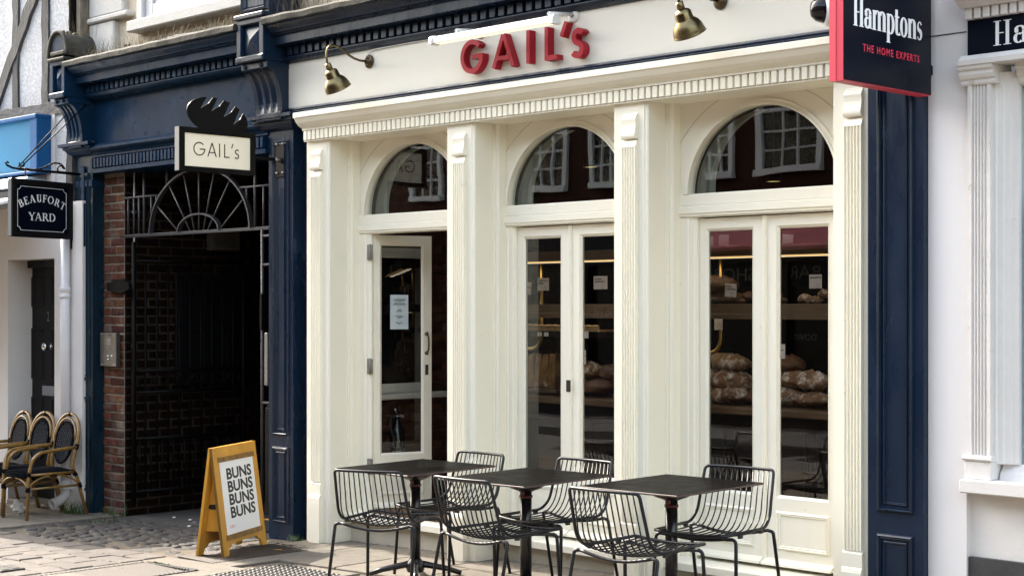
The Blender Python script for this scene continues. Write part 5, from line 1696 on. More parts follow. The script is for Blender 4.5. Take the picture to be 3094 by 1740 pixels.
# ================================================================== WIRE CHAIRS
def make_chair():
    t = thing('wire_chair', 'x', 'chair')
    ZS, ZT = .425, .725
    hw, hb_ = .222, .205            # seat half width, back half width
    yb, yf = .20, -.225             # back and front of the seat (chair faces -y)
    r = .0085
    lp = [(-hw * .93, yf, ZS + .012), (-hw, yb - .03, ZS + .010), (-hw + .006, yb + .035, ZS + .06), (-hb_, yb + .105, ZT)]
    side = rounded(lp, .075, 8)
    other = [Vector((-p.x, p.y, p.z)) for p in side]
    topcurve = []
    for k in range(9):
        u = k / 8
        topcurve.append(Vector((-hb_ + 2 * hb_ * u, yb + .105 + .022 * math.sin(math.pi * u), ZT)))
    path = side[:-1] + rounded([side[-2]] + [side[-1]] + [topcurve[1]], .05, 6)[1:-1] + topcurve[1:-1] + rounded([topcurve[-2], other[-1], other[-2]], .05, 6)[1:-1] + list(reversed(other[:-1]))
    # top bar dips in gently, front bar sags
    fb = [Vector((-hw * .93 + 2 * hw * .93 * k / 10, yf - .010 * math.sin(math.pi * k / 10), ZS + .012 - .014 * math.sin(math.pi * k / 10))) for k in range(11)]
    MB().tube(path + list(reversed(fb))[1:-1], r, 8, closed=True).build('frame', 'chair_metal', t)
    rb = [Vector((-hw + 2 * hw * k / 10, yb + .012, ZS + .008 - .034 * math.sin(math.pi * k / 10))) for k in range(11)]
    rods = 12
    for k in range(rods):
        u = (k + 1) / (rods + 1)
        xt = -hb_ + 2 * hb_ * u
        xs = -hw + 2 * hw * u
        xf = -hw * .93 + 2 * hw * .93 * u
        s_ = math.sin(math.pi * u)
        dip = .026 * s_
        P = rounded([(xt, yb + .105 + .022 * s_, ZT), (xs, yb + .050 + .012 * s_, ZS + .06), (xs, yb - .01, ZS + .006 - dip), (xs, 0, ZS - .004 - dip), (xf, yf - .010 * s_, ZS + .012 - .014 * s_)], .09, 6)
        MB().tube(P, .0040, 6).build('wire', 'chair_metal', t)
    # legs: front pair and rear pair, each an inverted U with the seat bar
    MB().tube([(p.x, p.y - .0, p.z - .013) for p in rb], .0085, 8).build('rear_bar', 'chair_metal', t)
    MB().tube([(-hw * .8 + 2 * hw * .8 * k / 8, yf + .06, ZS - .012 - .016 * math.sin(math.pi * k / 8)) for k in range(9)], .0085, 8).build('front_bar', 'chair_metal', t)
    for sx in (-1, 1):
        MB().tube(rounded([(sx * hw * .96, yb + .012, ZS - .007), (sx * (hw + .024), yb + .014, ZS - .012), (sx * (hw + .032), yb + .11, .002)], .035, 6), .0095, 8).build('leg', 'chair_metal', t)
        MB().tube(rounded([(sx * hw * .78, yf + .06, ZS - .014), (sx * (hw + .010), yf + .055, ZS - .010), (sx * (hw + .024), yf + .03, .002)], .035, 6), .0095, 8).build('leg', 'chair_metal', t)
        for yy in (yb - .08, yf + .12):
            MB().bbox(sx * hw - .010, sx * hw + .010, yy - .014, yy + .014, ZS - .012, ZS + .004, .003).build('stacking_pad', 'rubber', t)
    return t
cp_ = make_chair()
cmap = child_map(cp_)
# (x, y of the backrest top bar centre, facing angle): 180 = sits on the street side facing the shop
CH = [(2.455, -1.475, 180 + 24, 'dark wire chair turned aside at street side of the left table'),
      (3.245, -1.515, 180 + 1, 'dark wire chair on the street side of the middle table'),
      (4.262, -1.56, 180 + 4, 'dark wire chair on the street side of the right table'),
      (2.045, -.20, 0, 'dark wire chair tucked behind left table against second pilaster'),
      (2.985, -.265, 2, 'dark wire chair tucked behind middle table below the middle window'),
      (4.040, -.20, 9, 'dark wire chair behind right table in front of the panelled doors')]
for i, (x, y, a, lb) in enumerate(CH):
    o = cp_ if i == 0 else copy_tree(cp_, cmap)
    q = Matrix.Rotation(R(a), 3, 'Z') @ Vector((0, .315, 0))
    o.location = (x - q.x, y - q.y, g(x))
    o.rotation_euler = (0, 0, R(a))
    tag(o, lb, group='dark wire chairs round the bistro tables')

# ================================================================== RATTAN CHAIRS
def make_rattan():
    t = thing('rattan_armchair', 'x', 'armchair')
    ZS = .395
    br = .0145
    bx_, by_ = .185, .17
    tilt_ = .20
    bk_ = lambda x, z: (x, by_ + (z - ZS) * tilt_, z)
    # rear legs running up into the hooped back
    hoop = []
    for k in range(17):
        a = R(180 - 180 * k / 16)
        hoop.append(bk_(.195 * math.cos(a), .675 + .185 * math.sin(a)))
    outer = [(-.205, by_ + .13, 0), (-.19, by_ + .04, ZS - .05), bk_(-.175, ZS + .03), bk_(-.19, .56)] + hoop + [bk_(.19, .56), bk_(.175, ZS + .03), (.19, by_ + .04, ZS - .05), (.205, by_ + .13, 0)]
    MB().tube(outer, br, 9).build('hoop_frame', 'rattan', t)
    inner = [bk_(.165 * math.cos(R(q)), .655 + (.165 if math.sin(R(q)) > 0 else .215) * math.sin(R(q))) for q in range(0, 360, 12)]
    MB().tube([(x, y - .012, z) for x, y, z in inner[:16]], .011, 8).build('inner_hoop', 'rattan', t)
    ov = [(.140 * math.cos(R(q)), .640 + (.150 if math.sin(R(q)) > 0 else .205) * math.sin(R(q))) for q in range(0, 360, 10)]
    vs = [Vector(bk_(x, z)) + Vector((0, -.016, 0)) for x, z in ov]
    MB().add(vs + [v + Vector((0, .016, 0)) for v in vs], [tuple(range(36)), tuple(range(71, 35, -1))]).build('back_panel', 'weave_black', t)
    MB().tube([v + Vector((0, -.002, 0)) for v in vs], .008, 6, closed=True).build('panel_rim', 'rattan_black', t)
    # woven strands over the panel, as real relief
    wv = MB()
    st = .0185
    for i in range(-8, 9):
        for j in range(-13, 10):
            x, z = i * st, .640 + j * st
            rr = .128
            zz = (z - .640) / (.14 if z > .64 else .193)
            if (x / rr) ** 2 + zz ** 2 > 1: continue
            c0 = Vector(bk_(x, z)) + Vector((0, -.021, 0))
            if (i + j) % 2:
                wv.add([c0 + Vector((-.009, .004, -.005)), c0 + Vector((0, -.002, -.005)), c0 + Vector((.009, .004, -.005)), c0 + Vector((-.009, .004, .005)), c0 + Vector((0, -.002, .005)), c0 + Vector((.009, .004, .005))], [(0, 1, 4, 3), (1, 2, 5, 4)])
            else:
                wv.add([c0 + Vector((-.005, .004, -.009)), c0 + Vector((-.005, -.002, 0)), c0 + Vector((-.005, .004, .009)), c0 + Vector((.005, .004, -.009)), c0 + Vector((.005, -.002, 0)), c0 + Vector((.005, .004, .009))], [(0, 3, 4, 1), (1, 4, 5, 2)])
    o = wv.build('weave', 'weave_blue', t, recalc=False); tag(o, kind='stuff')
    # seat
    s_ = [(-.19, .16), (-.20, -.10), (-.195, -.235), (-.15, -.262), (0, -.27), (.15, -.262), (.195, -.235), (.20, -.10), (.19, .16)]
    MB().sweep_z(s_, ZS - .045, ZS - .004).build('seat_pad', 'rattan_black', t)
    sw = MB()
    for i in range(26):
        y = .15 - i * .016
        wv_ = .193 if y > -.22 else .16
        sw.tube([(-wv_, y, ZS - .004), (0, y, ZS + .006), (wv_, y, ZS - .004)], .0065, 5)
    for j in range(4):
        sw.tube([(-.195, -.235, ZS - .012 - j * .010), (-.15, -.268, ZS - .012 - j * .010), (.15, -.268, ZS - .012 - j * .010), (.195, -.235, ZS - .012 - j * .010)], .006, 5)
    o = sw.build('seat_weave', 'weave_black', t); tag(o, kind='stuff')
    for s in (-1, 1):
        # arm and front leg in one bent cane
        MB().tube(rounded([bk_(s * .20, .585), (s * .235, .0, .575), (s * .245, -.205, .555), (s * .215, -.245, .40), (s * .215, -.262, 0)], .11, 8), br, 9).build('arm_and_leg', 'rattan', t)
        MB().tube([(s * .205, .17, ZS - .02), (s * .212, -.24, ZS - .02)], .011, 8).build('seat_rail', 'rattan', t)
        MB().tube([(s * .195, by_ + .06, .26), (s * .215, -.25, .26)], .010, 8).build('stretcher', 'rattan', t)
        MB().tube(bez((s * .213, -.25, .27), (s * .213, -.20, .33), (s * .21, -.12, ZS - .04), (s * .21, -.05, ZS - .035), 8), .009, 7).build('brace', 'rattan', t)
        MB().tube(bez((s * .20, by_ + .06, .27), (s * .20, by_ + .0, .33), (s * .205, .08, ZS - .04), (s * .205, .03, ZS - .035), 8), .009, 7).build('brace', 'rattan', t)
        MB().tube(bez((s * .213, -.255, .27), (s * .17, -.258, .33), (s * .09, -.26, ZS - .055), (s * .03, -.26, ZS - .05), 8), .009, 7).build('brace', 'rattan', t)
        for p, q, rr in (((s * .215, -.256, .235), (s * .215, -.25, .275), .019), ((s * .215, -.246, ZS - .03), (s * .215, -.244, ZS + .005), .019), ((s * .196, by_ + .075, .24), (s * .194, by_ + .06, .28), .019), ((s * .188, by_ + .04, ZS - .05), bk_(s * .178, ZS - .005), .019), (bk_(s * .195, .565), bk_(s * .197, .61), .019)):
            MB().tube([p, q], rr, 8).build('binding', 'rattan_black', t)
    MB().tube([bk_(0, .835), bk_(0, .868)], .018, 8).build('top_binding', 'rattan_black', t)
    return t
rp = make_rattan()
cmap = child_map(rp)
for i, (x, y, a, lb) in enumerate([(-3.205, -.36, 0, 'bamboo look bistro armchair with black woven oval back, nearest the white downpipe'),
                                    (-3.655, -.345, 1, 'bamboo look bistro armchair between two others in front of black door'),
                                    (-4.085, -.33, -3, 'bamboo look bistro armchair at left edge beside the small round table')]):
    o = rp if i == 0 else copy_tree(rp, cmap)
    o.location = (x, y, g(x) + .004)
    o.rotation_euler = (0, 0, R(a))
    tag(o, lb, group='rattan armchairs outside the blue shop')
t = thing('cafe_table', 'brown edged cafe table top cut by the left edge beside the rattan chairs', 'table', (-3.80, -1.02, g(-3.8)))
MB().bbox(-4.25, -3.615, -1.25, -.62, .585, .612, .008).build('table_top', 'post_brown', t)
MB().tube([(-3.93, -.93, -.05), (-3.93, -.93, .585)], .03, 12).build('column', 'black_iron', t)
MB().lathe([(.22, 0), (.20, .02), (.05, .04)], (-3.93, -.93, g(-3.9)), n=18).build('base', 'black_iron', t)

# litter
def crumple(name, loc, r, m, label, cat, flat=1.0, seed=1):
    mb = MB()
    n, k = 9, 6
    vs = []
    for i in range(k + 1):
        ph = math.pi * i / k
        for j in range(n):
            a = 2 * math.pi * j / n
            d = 1 + .9 * noise.noise(Vector((math.sin(ph) * math.cos(a) * 2.6, math.sin(ph) * math.sin(a) * 2.6, math.cos(ph) * 2.6 + seed * 5)))
            vs.append((r * d * math.sin(ph) * math.cos(a), r * d * math.sin(ph) * math.sin(a), r * flat * d * math.cos(ph)))
    fs = [(i * n + j, (i + 1) * n + j, (i + 1) * n + (j + 1) % n, i * n + (j + 1) % n) for i in range(k) for j in range(n)]
    mb.add(vs, fs)
    mb.v = [(x + loc[0], y + loc[1], z + loc[2]) for x, y, z in mb.v]
    return tag(mb.build(name, m, base=loc), label, cat)
crumple('crumpled_tissue', (-3.66, -.36, g(-3.66) + .05), .055, 'litter_white', 'crumpled white paper napkin on pavement under the rattan chairs', 'litter', 1.1, 3)
crumple('crumpled_tissue', (-3.61, -.36, g(-3.61) + .03), .035, 'litter_white', 'small pinkish scrap of tissue touching the larger paper napkin', 'litter', .8, 5)
tag(MB().prism([(-.03, 0), (-.01, .012), (.02, .014), (.035, .004), (.01, -.010)], (.28, -.47, g(.28) + .006), (.8, .6, 0), (-.6, .8, 0), (0, 0, 1), 0, .004).build('fallen_leaf', 'leaf_dry', base=(.28, -.47, g(.28))), 'single orange dry leaf lying on the ribbed drain grating', 'leaf')
for k, (x, y) in enumerate(((-1.93, .28), (-1.75, .20), (-1.55, .02), (-2.2, .30))):
    crumple('litter_scrap', (x, y, g(x) - .006), .016, 'litter_white', ['scrap of white paper on passage floor nearest the gate bottom rail', 'white scrap on the dark passage floor between two others', 'round white scrap on the brown floor ahead of the archway', 'white scrap on the floor closest to the brick pier'][k], 'litter', .3, k + 8)['group'] = 'white scraps on the passage floor'
tag(MB().tube([(-1.42, .62, g(-1.4)), (-1.15, .66, g(-1.2))], .010, 6).build('yellow_strip', 'ply', base=(-1.3, .64, 0)), 'yellow strip lying on the passage floor beyond the cobbles', 'litter')
tag(MB().bbox(1.20, 1.235, -.03, -.012, g(1.2) + .002, g(1.2) + .02, .002).build('litter_scrap', 'litter_white', base=(1.2, 0, 0)), 'tiny white scrap by the shop plinth behind the left table', 'litter')

# grit and crumbs of stone gathered along the wall foot and in the corners
gm = MB()
rg = random.Random(5)
def grain(x, y, r, zz=0.0):
    z = g(x) + zz
    a = rg.uniform(0, 6.28)
    vs = [(x + r * math.cos(a + k * 2.09) * rg.uniform(.6, 1.2), y + r * math.sin(a + k * 2.09) * rg.uniform(.6, 1.2), z - .002) for k in range(3)] + [(x, y, z + r * rg.uniform(.5, 1.0))]
    gm.add(vs, [(0, 1, 3), (1, 2, 3), (2, 0, 3)])
for _ in range(260):
    grain(rg.uniform(-.2, 4.6), -.002 - abs(rg.gauss(0, .018)), rg.uniform(.002, .006))
for _ in range(160):
    grain(rg.uniform(.26, 1.5), .20 - abs(rg.gauss(0, .03)), rg.uniform(.002, .006))
for _ in range(170):
    grain(rg.gauss(.06, .10), -.24 + rg.gauss(0, .035), rg.uniform(.002, .007))
for _ in range(260):
    grain(rg.uniform(-2.6, -.1), rg.uniform(-1.1, .1), rg.uniform(.002, .006), -.012)
for _ in range(140):
    grain(rg.uniform(-3.4, -2.6), -.05 - abs(rg.gauss(0, .05)), rg.uniform(.002, .007))
for _ in range(200):
    grain(rg.uniform(-.1, 2.6), rg.uniform(-1.6, -.05), rg.uniform(.0015, .004))
tag(gm.build('grit', 'cobble', base=(0, 0, 0), recalc=False), kind='stuff')

# ================================================================== INSIDE THE BAKERY
rm = thing('bakery_room', 'dark bakery interior with bare brick left wall seen through the open door', 'room', (2.4, 2, .2))
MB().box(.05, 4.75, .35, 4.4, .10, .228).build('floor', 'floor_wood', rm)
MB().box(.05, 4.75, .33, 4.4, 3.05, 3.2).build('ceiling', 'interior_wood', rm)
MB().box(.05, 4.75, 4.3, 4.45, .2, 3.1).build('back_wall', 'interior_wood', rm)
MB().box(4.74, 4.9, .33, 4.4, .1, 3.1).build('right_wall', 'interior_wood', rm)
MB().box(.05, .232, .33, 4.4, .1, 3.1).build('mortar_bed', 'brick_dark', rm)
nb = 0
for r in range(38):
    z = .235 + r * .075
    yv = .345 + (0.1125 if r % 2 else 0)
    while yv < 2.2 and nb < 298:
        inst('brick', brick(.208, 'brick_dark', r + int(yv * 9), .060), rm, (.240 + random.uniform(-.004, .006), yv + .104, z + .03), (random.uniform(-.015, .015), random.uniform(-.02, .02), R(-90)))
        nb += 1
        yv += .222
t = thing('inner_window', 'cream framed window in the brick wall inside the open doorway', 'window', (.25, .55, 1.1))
MB().bbox(.24, .30, .875, .94, 1.06, 2.13, .004).bbox(.24, .30, .40, .94, 2.06, 2.135, .004).bbox(.24, .29, .40, .94, 1.06, 1.13, .004).build('frame', 'interior_white', t)
MB().box(.24, .262, .40, .875, 1.13, 2.06).build('pane', 'far_dark', t)
MB().bbox(.24, .345, .36, 1.09, 1.015, 1.058, .008).build('sill', 'interior_white', t)
t = thing('fire_extinguisher', 'black carbon dioxide fire extinguisher behind glass of the open door', 'fire extinguisher', (.355, .56, .235))
MB().lathe([(0, .24), (.052, .24), (.054, .25), (.054, .74), (.048, .79), (.026, .835), (.018, .85), (.018, .885), (0, .885)], (.355, .56, 0), n=22).build('cylinder', 'extinguisher', t)
MB().lathe([(.0545, .60), (.0545, .665)], (.355, .56, 0), n=22).build('label_band', 'ink', t)
MB().bbox(.33, .42, .545, .575, .885, .91, .004).tube([(.355, .56, .90), (.40, .50, .95)], .006, 6).tube([(.355, .56, .89), (.41, .51, .90)], .005, 6).build('valve_lever', 'chrome', t)
MB().tube(bez((.355, .54, .89), (.36, .44, .92), (.42, .45, .80), (.41, .50, .66), 10), .009, 7).build('hose', 'rubber', t)
a_ = R(-45)
text('CO2', .034, ((.355 + .0552 * math.cos(a_), .56 + .0552 * math.sin(a_), .62), (.707, .707, 0), (0, 0, 1), (math.cos(a_), math.sin(a_), 0)), 'letter_white', t, depth=.0005)
t = thing('display_counter', 'dark wood bread counter inside the window with oak shelves and lit strip above', 'counter', (3, .9, .3))
MB().bbox(1.60, 4.66, .46, 1.25, 1.062, 1.105, .006).build('counter_top', 'oak', t)
MB().box(1.66, 4.64, .52, 1.20, .235, 1.06).build('counter_body', 'interior_wood', t)
for i in range(5):
    mb = MB()
    panel_frame(mb, 1.72 + i * .58, 2.24 + i * .58, .36, .98, .52, .03, .012)
    mb.build('counter_panel', 'interior_wood', t)
MB().bbox(1.40, 4.66, .55, 1.15, 1.655, 1.715, .004).build('shelf', 'oak', t)
MB().bbox(1.40, 4.66, .55, 1.15, 2.00, 2.066, .004).build('top_shelf', 'oak', t)
MB().box(1.40, 4.66, 1.16, 1.22, .235, 3.0).build('back_panel', 'dark_void', t)
MB().box(1.45, 4.64, .552, .562, 1.990, 1.9995).build('light_strip', 'led', t)
MB().box(1.45, 4.64, .60, .63, 1.648, 1.6545).build('light_strip', 'led_soft', t)
MB().box(1.45, 4.64, .60, .63, 1.992, 1.9985).build('light_strip', 'led_soft', t)
MB().box(1.40, 4.66, .5492, .5545, 1.625, 1.6549).build('shelf_lip', 'oak', t)
for x in (1.735, 3.255):
    MB().tube(rounded([(x, .66, 2.0), (x, .66, 1.42), (x - .30, .66, 1.40)], .10, 8), .013, 10).build('brass_rail', 'brass_bright', t)
wk = thing('bread_baskets', 'row of shallow wicker trays under the middle window shelf', 'basket', (1.85, .7, 1.55))
MB().box(1.45, 2.30, .62, .95, 1.536, 1.546).build('basket_base', 'wicker', wk)
rim = MB()
rim.tube([(1.45 + i * .03, .62, 1.568 + .004 * (i % 2)) for i in range(29)], .009, 6)
rim.tube([(1.45 + i * .03, .62, 1.556 - .004 * (i % 2)) for i in range(29)], .008, 6)
rim.build('basket_rim', 'wicker', wk)
MB().box(1.42, 2.34, .6205, .96, 1.495, 1.5355).build('tray_shelf', 'interior_wood', wk)

# loaves
loaf_me = {}
def loaf_mesh(k, m, slashes):
    mb = MB()
    nu, nv = 26, 14
    vs = []
    rr = random.Random(k)
    off = rr.uniform(0, 50)
    for i in range(nv + 1):
        ph = math.pi * i / nv
        for j in range(nu):
            a = 2 * math.pi * j / nu
            x, y, z = math.sin(ph) * math.cos(a), math.sin(ph) * math.sin(a), math.cos(ph)
            d = 1 + .17 * noise.noise(Vector((x * 1.6, y * 1.6, z * 1.6 + off))) + .06 * noise.noise(Vector((x * 5, y * 5, z * 5 + off)))
            if slashes and z > .15:
                for s_ in slashes:
                    q = abs((x * .8 + y * .35) - s_)
                    d += .09 * math.exp(-((q - .12) / .05) ** 2) - .12 * math.exp(-(q / .06) ** 2)
            zz = z * d
            if zz < 0: zz *= .72
            vs.append((x * d * .5, y * d * .5, zz * .5))
    fs = [(i * nu + j, (i + 1) * nu + j, (i + 1) * nu + (j + 1) % nu, i * nu + (j + 1) % nu) for i in range(nv) for j in range(nu)]
    mb.add(vs, fs, True)
    return mb.mesh('loaf', m)
LM = [loaf_mesh(1, 'crust', (0.0,)), loaf_mesh(2, 'crust', (-.22, .22)), loaf_mesh(3, 'crust', ()), loaf_mesh(4, 'crust_dark', (.0,)), loaf_mesh(5, 'crust_dark', ())]
LV = [(3.33, 1.348, .211, .096, 0, 'floured round loaf on top of the pile behind left pane of the right window'),
      (3.325, 1.243, .248, .113, 1, 'white dusted split loaf second from top behind left pane of right window'),
      (3.299, 1.159, .28, .10, 1, 'wide floured loaf at the bottom of pile behind left pane of right window'),
      (3.147, 1.258, .16, .093, 0, 'floured loaf half hidden by left edge of the right window left pane'),
      (3.131, 1.170, .159, .08, 2, 'pale loaf at bottom left corner of the right window bread pile'),
      (3.711, 1.350, .185, .101, 3, 'brown round loaf under the lower price card in right window'),
      (3.653, 1.262, .13, .098, 3, 'dark loaf squeezed at left edge of the right window right pane'),
      (3.765, 1.262, .20, .097, 2, 'floured oval loaf in the middle layer behind right pane of right window'),
      (3.900, 1.256, .228, .104, 0, 'long crusty loaf at right end of the middle layer in right window'),
      (3.726, 1.163, .224, .095, 1, 'floured loaf on counter at left of bottom layer behind right pane'),
      (3.915, 1.155, .199, .085, 2, 'dusky loaf on counter at right end of bottom layer in right window'),
      (3.425, 1.150, .164, .083, 3, 'dark loaf end beside the left pane right edge at counter level'),
      (3.205, 1.826, .263, .100, 3, 'large purple brown loaf on upper shelf at left of right window'),
      (3.278, 1.748, .208, .066, 4, 'dark craggy loaf on upper shelf below the large loaf'),
      (3.130, 1.748, .148, .066, 4, 'very dark loaf on upper shelf at left frame of right window'),
      (3.417, 1.758, .092, .050, 3, 'small bun on top of another at right edge of left pane upper shelf'),
      (3.378, 1.732, .080, .035, 3, 'small flat bun below another on the upper shelf left pane'),
      (3.633, 1.768, .070, .045, 3, 'brown roll stacked at left edge of right pane upper shelf'),
      (3.658, 1.733, .098, .038, 3, 'brown roll lying under another at left of right pane upper shelf'),
      (3.837, 1.740, .100, .050, 0, 'white dusted roll standing alone on upper shelf of right pane'),
      (3.927, 1.735, .080, .040, 0, 'small dusted roll under another at right end of upper shelf'),
      (3.972, 1.768, .075, .048, 0, 'dusted roll on top at right end of the upper shelf'),
      (1.765, 1.168, .228, .108, 2, 'white floured loaf on counter behind left pane of the middle window'),
      (2.140, 1.276, .24, .097, 0, 'floured cut loaf on top of pile behind right pane of middle window'),
      (2.045, 1.258, .138, .094, 3, 'dark floured loaf at left of pile behind right pane of middle window'),
      (2.059, 1.172, .138, .111, 2, 'floured loaf at lower left of pile behind right pane of middle window'),
      (2.225, 1.166, .237, .102, 4, 'plain brown loaf on counter behind right pane of middle window'),
      (2.314, 1.262, .156, .10, 4, 'smooth brown loaf beside right frame of the middle window')]
for i, (x, z, w, h, k, lb) in enumerate(LV):
    o = bpy.data.objects.new('loaf', LM[k])
    COL.objects.link(o)
    o.location = (x, .70 + random.uniform(-.02, .02), z)
    o.scale = (w * 1.10, w * random.uniform(.66, .85), h * 1.30)
    o.rotation_euler = (random.uniform(-.1, .1), random.uniform(-.1, .1), random.uniform(-.4, .4))
    tag(o, lb, 'bread loaf', 'loaves on the bakery counter and shelves')
for i in range(6):
    x = 1.52 + i * .065
    mb = MB()
    P = [(x - .028, .64), (x + .03, .64), (x + .034, .74), (x - .03, .74)]
    vs = []
    for j, zz in enumerate((1.145, 1.25, 1.33, 1.375)):
        f = (1, 1.05, .9, .75)[j]
        for px, py in P:
            vs.append((x + (px - x) * f + random.uniform(-.006, .006), .69 + (py - .69) * f, zz + random.uniform(-.012, .012)))
    fs = [(j * 4 + k, j * 4 + (k + 1) % 4, j * 4 + 4 + (k + 1) % 4, j * 4 + 4 + k) for j in range(3) for k in range(4)] + [(12, 13, 14, 15)]
    mb.add(vs, fs)
    tag(mb.build('bread_bag', 'bag', base=(x, .69, 1.14)), 'shiny cellophane bag of sliced bread in the row behind middle window left pane', 'bread bag', 'bagged loaves in the middle window')
tag(MB().bbox(1.44, 1.93, .60, .80, 1.118, 1.142, .004).build('bread_crate', 'oak', base=(1.7, .7, 1.1)), 'shallow oak tray under the bagged bread in the middle window', 'tray')
t = thing('wicker_basket', 'small round wicker basket beside bread pile at left of right window', 'basket', (3.13, .8, 1.3))
MB().lathe([(.0, 1.30), (.06, 1.30), (.075, 1.41), (.068, 1.41), (.055, 1.31)], (3.125, .84, 0), n=18).build('basket', 'wicker', t)
# price cards
def card(x, z, w, h, lines, lb, rz=0.0, m='card'):
    t = thing('price_card', lb, 'price card', (x, .615, z), 'price cards in the bakery windows')
    mb = MB().box(-w / 2, w / 2, 0, .002, -h / 2, h / 2)
    ca, sa = math.cos(rz), math.sin(rz)
    rot = lambda p: (x + p[0] * ca - p[2] * sa, .615 + p[1], z + p[0] * sa + p[2] * ca)
    mb.v = [rot(p) for p in mb.v]
    mb.build('card', m, t)
    for i, l in enumerate(lines):
        text(l, .0155, (rot((-w * .42, -.0006, h * .22 - i * .0165)), (ca, 0, sa), (-sa, 0, ca), (0, -1, 0)), 'ink', t, align='LEFT', depth=.0004, name='print', offset=.0004)
    if h > .06:
        mb = MB().ribbon(arc(w * .18, -h * .34, h * .15, h * .15, 0, 360, 14), .0016, ((x, .6146, z), (ca, 0, sa), (-sa, 0, ca), (0, -1, 0)), 0, .0004)
        mb.build('emblem', 'ink', t)
card(1.625, 1.827, .105, .085, ['WHITE', 'SOURDOUGH'], 'tilted price card at left behind middle window left pane', -.12)
card(1.792, 1.849, .105, .085, ['CHOCOLATE', 'BABKA'], 'price card naming a chocolate bake beside the meeting stile')
card(2.094, 1.857, .118, .085, ['WHITE', 'SANDWICH LOAF'], 'price card naming a white sandwich loaf in middle window right pane')
card(2.309, 1.855, .118, .085, ['BROWN', 'SANDWICH'], 'price card naming a brown sandwich loaf at right of middle window')
card(2.125, 1.365, .110, .095, ['WHITE', 'SOURDOUGH'], 'slightly tilted price card over the loaves of the middle window right pane', .06)
card(3.697, 1.437, .120, .085, ['WASTE-LESS', 'SOURDOUGH'], 'price card naming waste-less sourdough above brown loaf in right window')
card(3.361, 1.798, .085, .080, ['RYE &', 'CARAWAY'], 'price card leaning by the large loaf on the upper shelf', -.06)
card(3.968, 1.844, .085, .080, ['BAGUETTE'], 'price card at right edge of the right window upper shelf')
card(3.268, 1.610, .060, .105, [], 'tall blank card hanging under the upper shelf by brass rail')
for k, (x, z) in enumerate(((3.194, 2.094), (3.309, 2.103), (3.633, 2.089), (3.775, 2.089))):
    card(x, z, .075, .065, [], ['left blank card on top shelf behind left pane of right window', 'second blank card on top shelf behind left pane of right window', 'blank card on top shelf at left of right pane of right window', 'blank card on top shelf at centre of right pane of right window'][k], .05 * (-1) ** k)
for k, x in enumerate((1.533, 1.601, 1.759, 1.82, 2.042, 2.168)):
    card(x, 1.514, .040 if k < 5 else .07, .026 if k < 5 else .045, [], 'small blank shelf label %s below the wicker trays' % ['at far left', 'second from left', 'just left of the stile', 'touching the stile', 'at left of right pane', 'larger than the rest'][k])
for k, (x, y, z) in enumerate(((1.967, .90, 2.647), (3.471, .90, 2.465))):
    t = thing('downlight', ['lit warm downlight disc inside the middle arch', 'lit warm downlight disc inside the right arch'][k], 'ceiling light', (x, y, z), 'downlights inside the bakery')
    MB().lathe([(0, 0), (.045, 0), (.045, .02), (0, .02)], (x, y, z), n=20).build('lamp_disc', 'downlight', t)
    MB().lathe([(.045, -.003), (.055, -.003), (.055, .04), (.0, .05)], (x, y, z), n=20).tube([(x, y, z + .05), (x, y, 3.05)], .004, 6).build('rim', 'black_iron', t)
# pale curtain edges inside the arches
for k in range(3):
    c = BC[k]
    P = []
    mb = MB()
    n = 12
    vs = []
    for i in range(n + 1):
        z = 2.37 + .46 * i / n
        dx = AR * math.sqrt(max(0, 1 - ((z - SPR) / AZ) ** 2))
        for j in range(7):
            u = j / 6
            vs.append((c - dx - .05 + u * (.085 + .045 * (1 - i / n)), .38 + .018 * math.sin(u * 14), z))
    mb.add(vs, [(i * 7 + j, i * 7 + j + 1, (i + 1) * 7 + j + 1, (i + 1) * 7 + j) for i in range(n) for j in range(6)], True)
    t = tag(mb.build('curtain', 'curtain_grey', base=(c - .45, .38, 2.4)), ['pale curtain edge inside arched light over the open door', 'pale curtain edge inside the middle arched light', 'pale curtain edge inside the right arched light'][k], 'curtain', 'curtains inside the arches')

# ================================================================== ACROSS THE STREET (seen only in the glass)
ob = thing('brick_terrace', 'brown brick terrace across the street, seen reflected in the arched glass', 'building', (-7, -11.6, 0))
MB().box(-30, 14, -12.2, -11.5, -.1, 7.4).build('wall', 'brick_dark', ob)
MB().box(-30, 14, -12.3, -11.30, 7.4, 7.6).build('eaves', 'far_white', ob)
def far_window(x, w, z0, h, m='far_white'):
    y = -11.5
    f = MB().box(x - w / 2, x + w / 2, y + .002, y + .12, z0 - .10, z0).box(x - w / 2, x - w / 2 + .09, y + .002, y + .07, z0, z0 + h).box(x + w / 2 - .09, x + w / 2, y + .002, y + .07, z0, z0 + h).box(x - w / 2 + .09, x + w / 2 - .09, y + .002, y + .07, z0 + h - .1, z0 + h).box(x - w / 2 + .09, x + w / 2 - .09, y + .002, y + .06, z0 + h * .48, z0 + h * .48 + .05)
    for i in (1, 2):
        xx = x - w / 2 + .09 + (w - .18) * i / 3
        f.box(xx - .014, xx + .014, y + .002, y + .05, z0, z0 + h - .1)
    for i in (1, 2, 4, 5):
        zz = z0 + h * i / 6.2
        f.box(x - w / 2 + .09, x + w / 2 - .09, y + .002, y + .045, zz - .014, zz + .014)
    o = f.build('window', m, ob)
    MB().box(x - w / 2 + .09, x + w / 2 - .09, y + .003, y + .02, z0, z0 + h - .1).build('pane', 'right_glass', o)
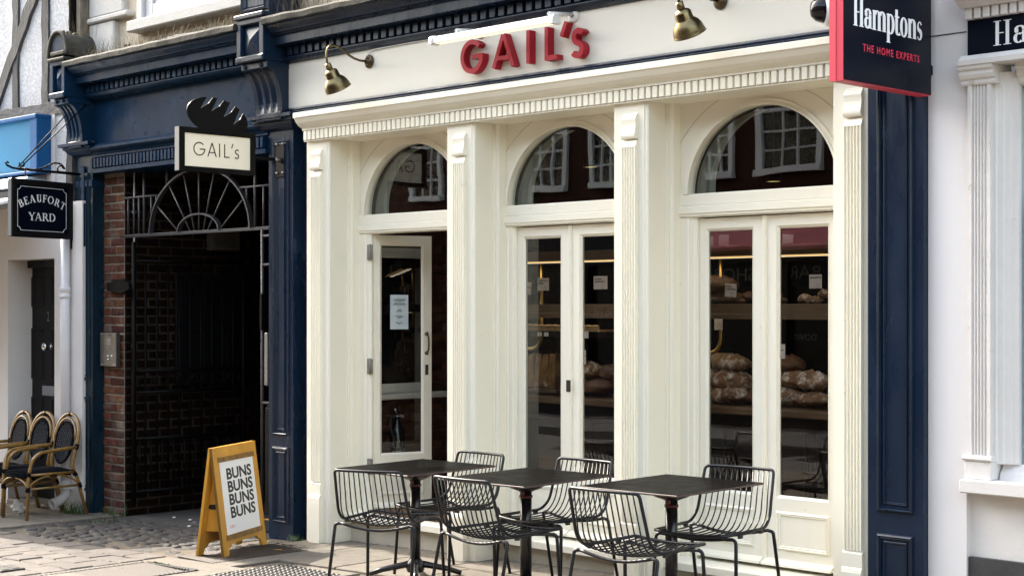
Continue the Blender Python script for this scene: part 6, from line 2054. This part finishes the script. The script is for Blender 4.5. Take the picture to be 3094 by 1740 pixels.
for x, w in ((-20, 1.0), (-17.6, 1.0), (-15, 1.0), (-12.1, .85), (-9.05, .85), (-7.75, .75), (-5.55, .70), (-4.2, 1.15), (-1.5, 1.0), (1.2, 1.0), (4, 1.0), (7, 1.0)):
    far_window(x, w, 3.72, 1.75)
    far_window(x, w, 6.0, 1.1)
for i, (x0, x1, m) in enumerate(((-26, -17, 'navy'), (-16.8, -10.2, 'far_dark'), (-10, -6.3, 'sign_navy'), (-6.1, -.6, 'far_dark'), (-.4, 6, 'old_navy'))):
    s = thing('facing_shop', ['dark blue shop front across the street at far left of the reflection', 'black shop front across the street left of centre in reflection', 'navy shop front across the street reflected in the middle window', 'dark shop front with red awning reflected in right window', 'slate blue shop front across the street at right of the reflection'][i], 'shopfront', ((x0 + x1) / 2, -11.4, 0), 'shops across the street')
    MB().box(x0, x1, -11.498, -11.30, 2.35, 3.0).build('fascia', m, s)
    MB().box(x0, x1, -11.498, -11.36, -.1, .55).build('stall_riser', m, s)
    n = int((x1 - x0) / 1.5)
    for k in range(n + 1):
        x = x0 + .06 + (x1 - x0 - .12) * k / n
        MB().box(x - .05, x + .05, -11.498, -11.34, .55, 2.35).build('mullion', m, s)
    MB().box(x0, x1, -11.496, -11.46, .55, 2.35).build('shop_window', 'far_dark', s)
    FR = lambda x, z, y: ((x, y, z), (-1, 0, 0), (0, 0, 1), (0, 1, 0))
    if i == 2:
        text('SON LEE', .16, FR(-7.79, 1.52, -11.458), 'sign_edge', s, name='print', spacing=1.1, depth=.002)
    if i == 3:
        MB().box(-5.95, -3.25, -11.455, -11.40, 1.98, 2.349).build('name_board', 'sign_navy', s)
        text('BARBER SHOP', .29, FR(-4.60, 2.09, -11.399), 'sign_edge', s, name='print', sx=1.05, depth=.002)
        text('DOWNLOAD', .13, FR(-4.15, 1.22, -11.458), 'number_grey', s, name='print', depth=.002)
        MB().prism([(-11.30, 3.0), (-10.3, 2.55), (-10.3, 2.50), (-11.30, 2.95)], (0, 0, 0), (0, 1, 0), (0, 0, 1), (1, 0, 0), x0, x1).build('awning', 'far_red', s)
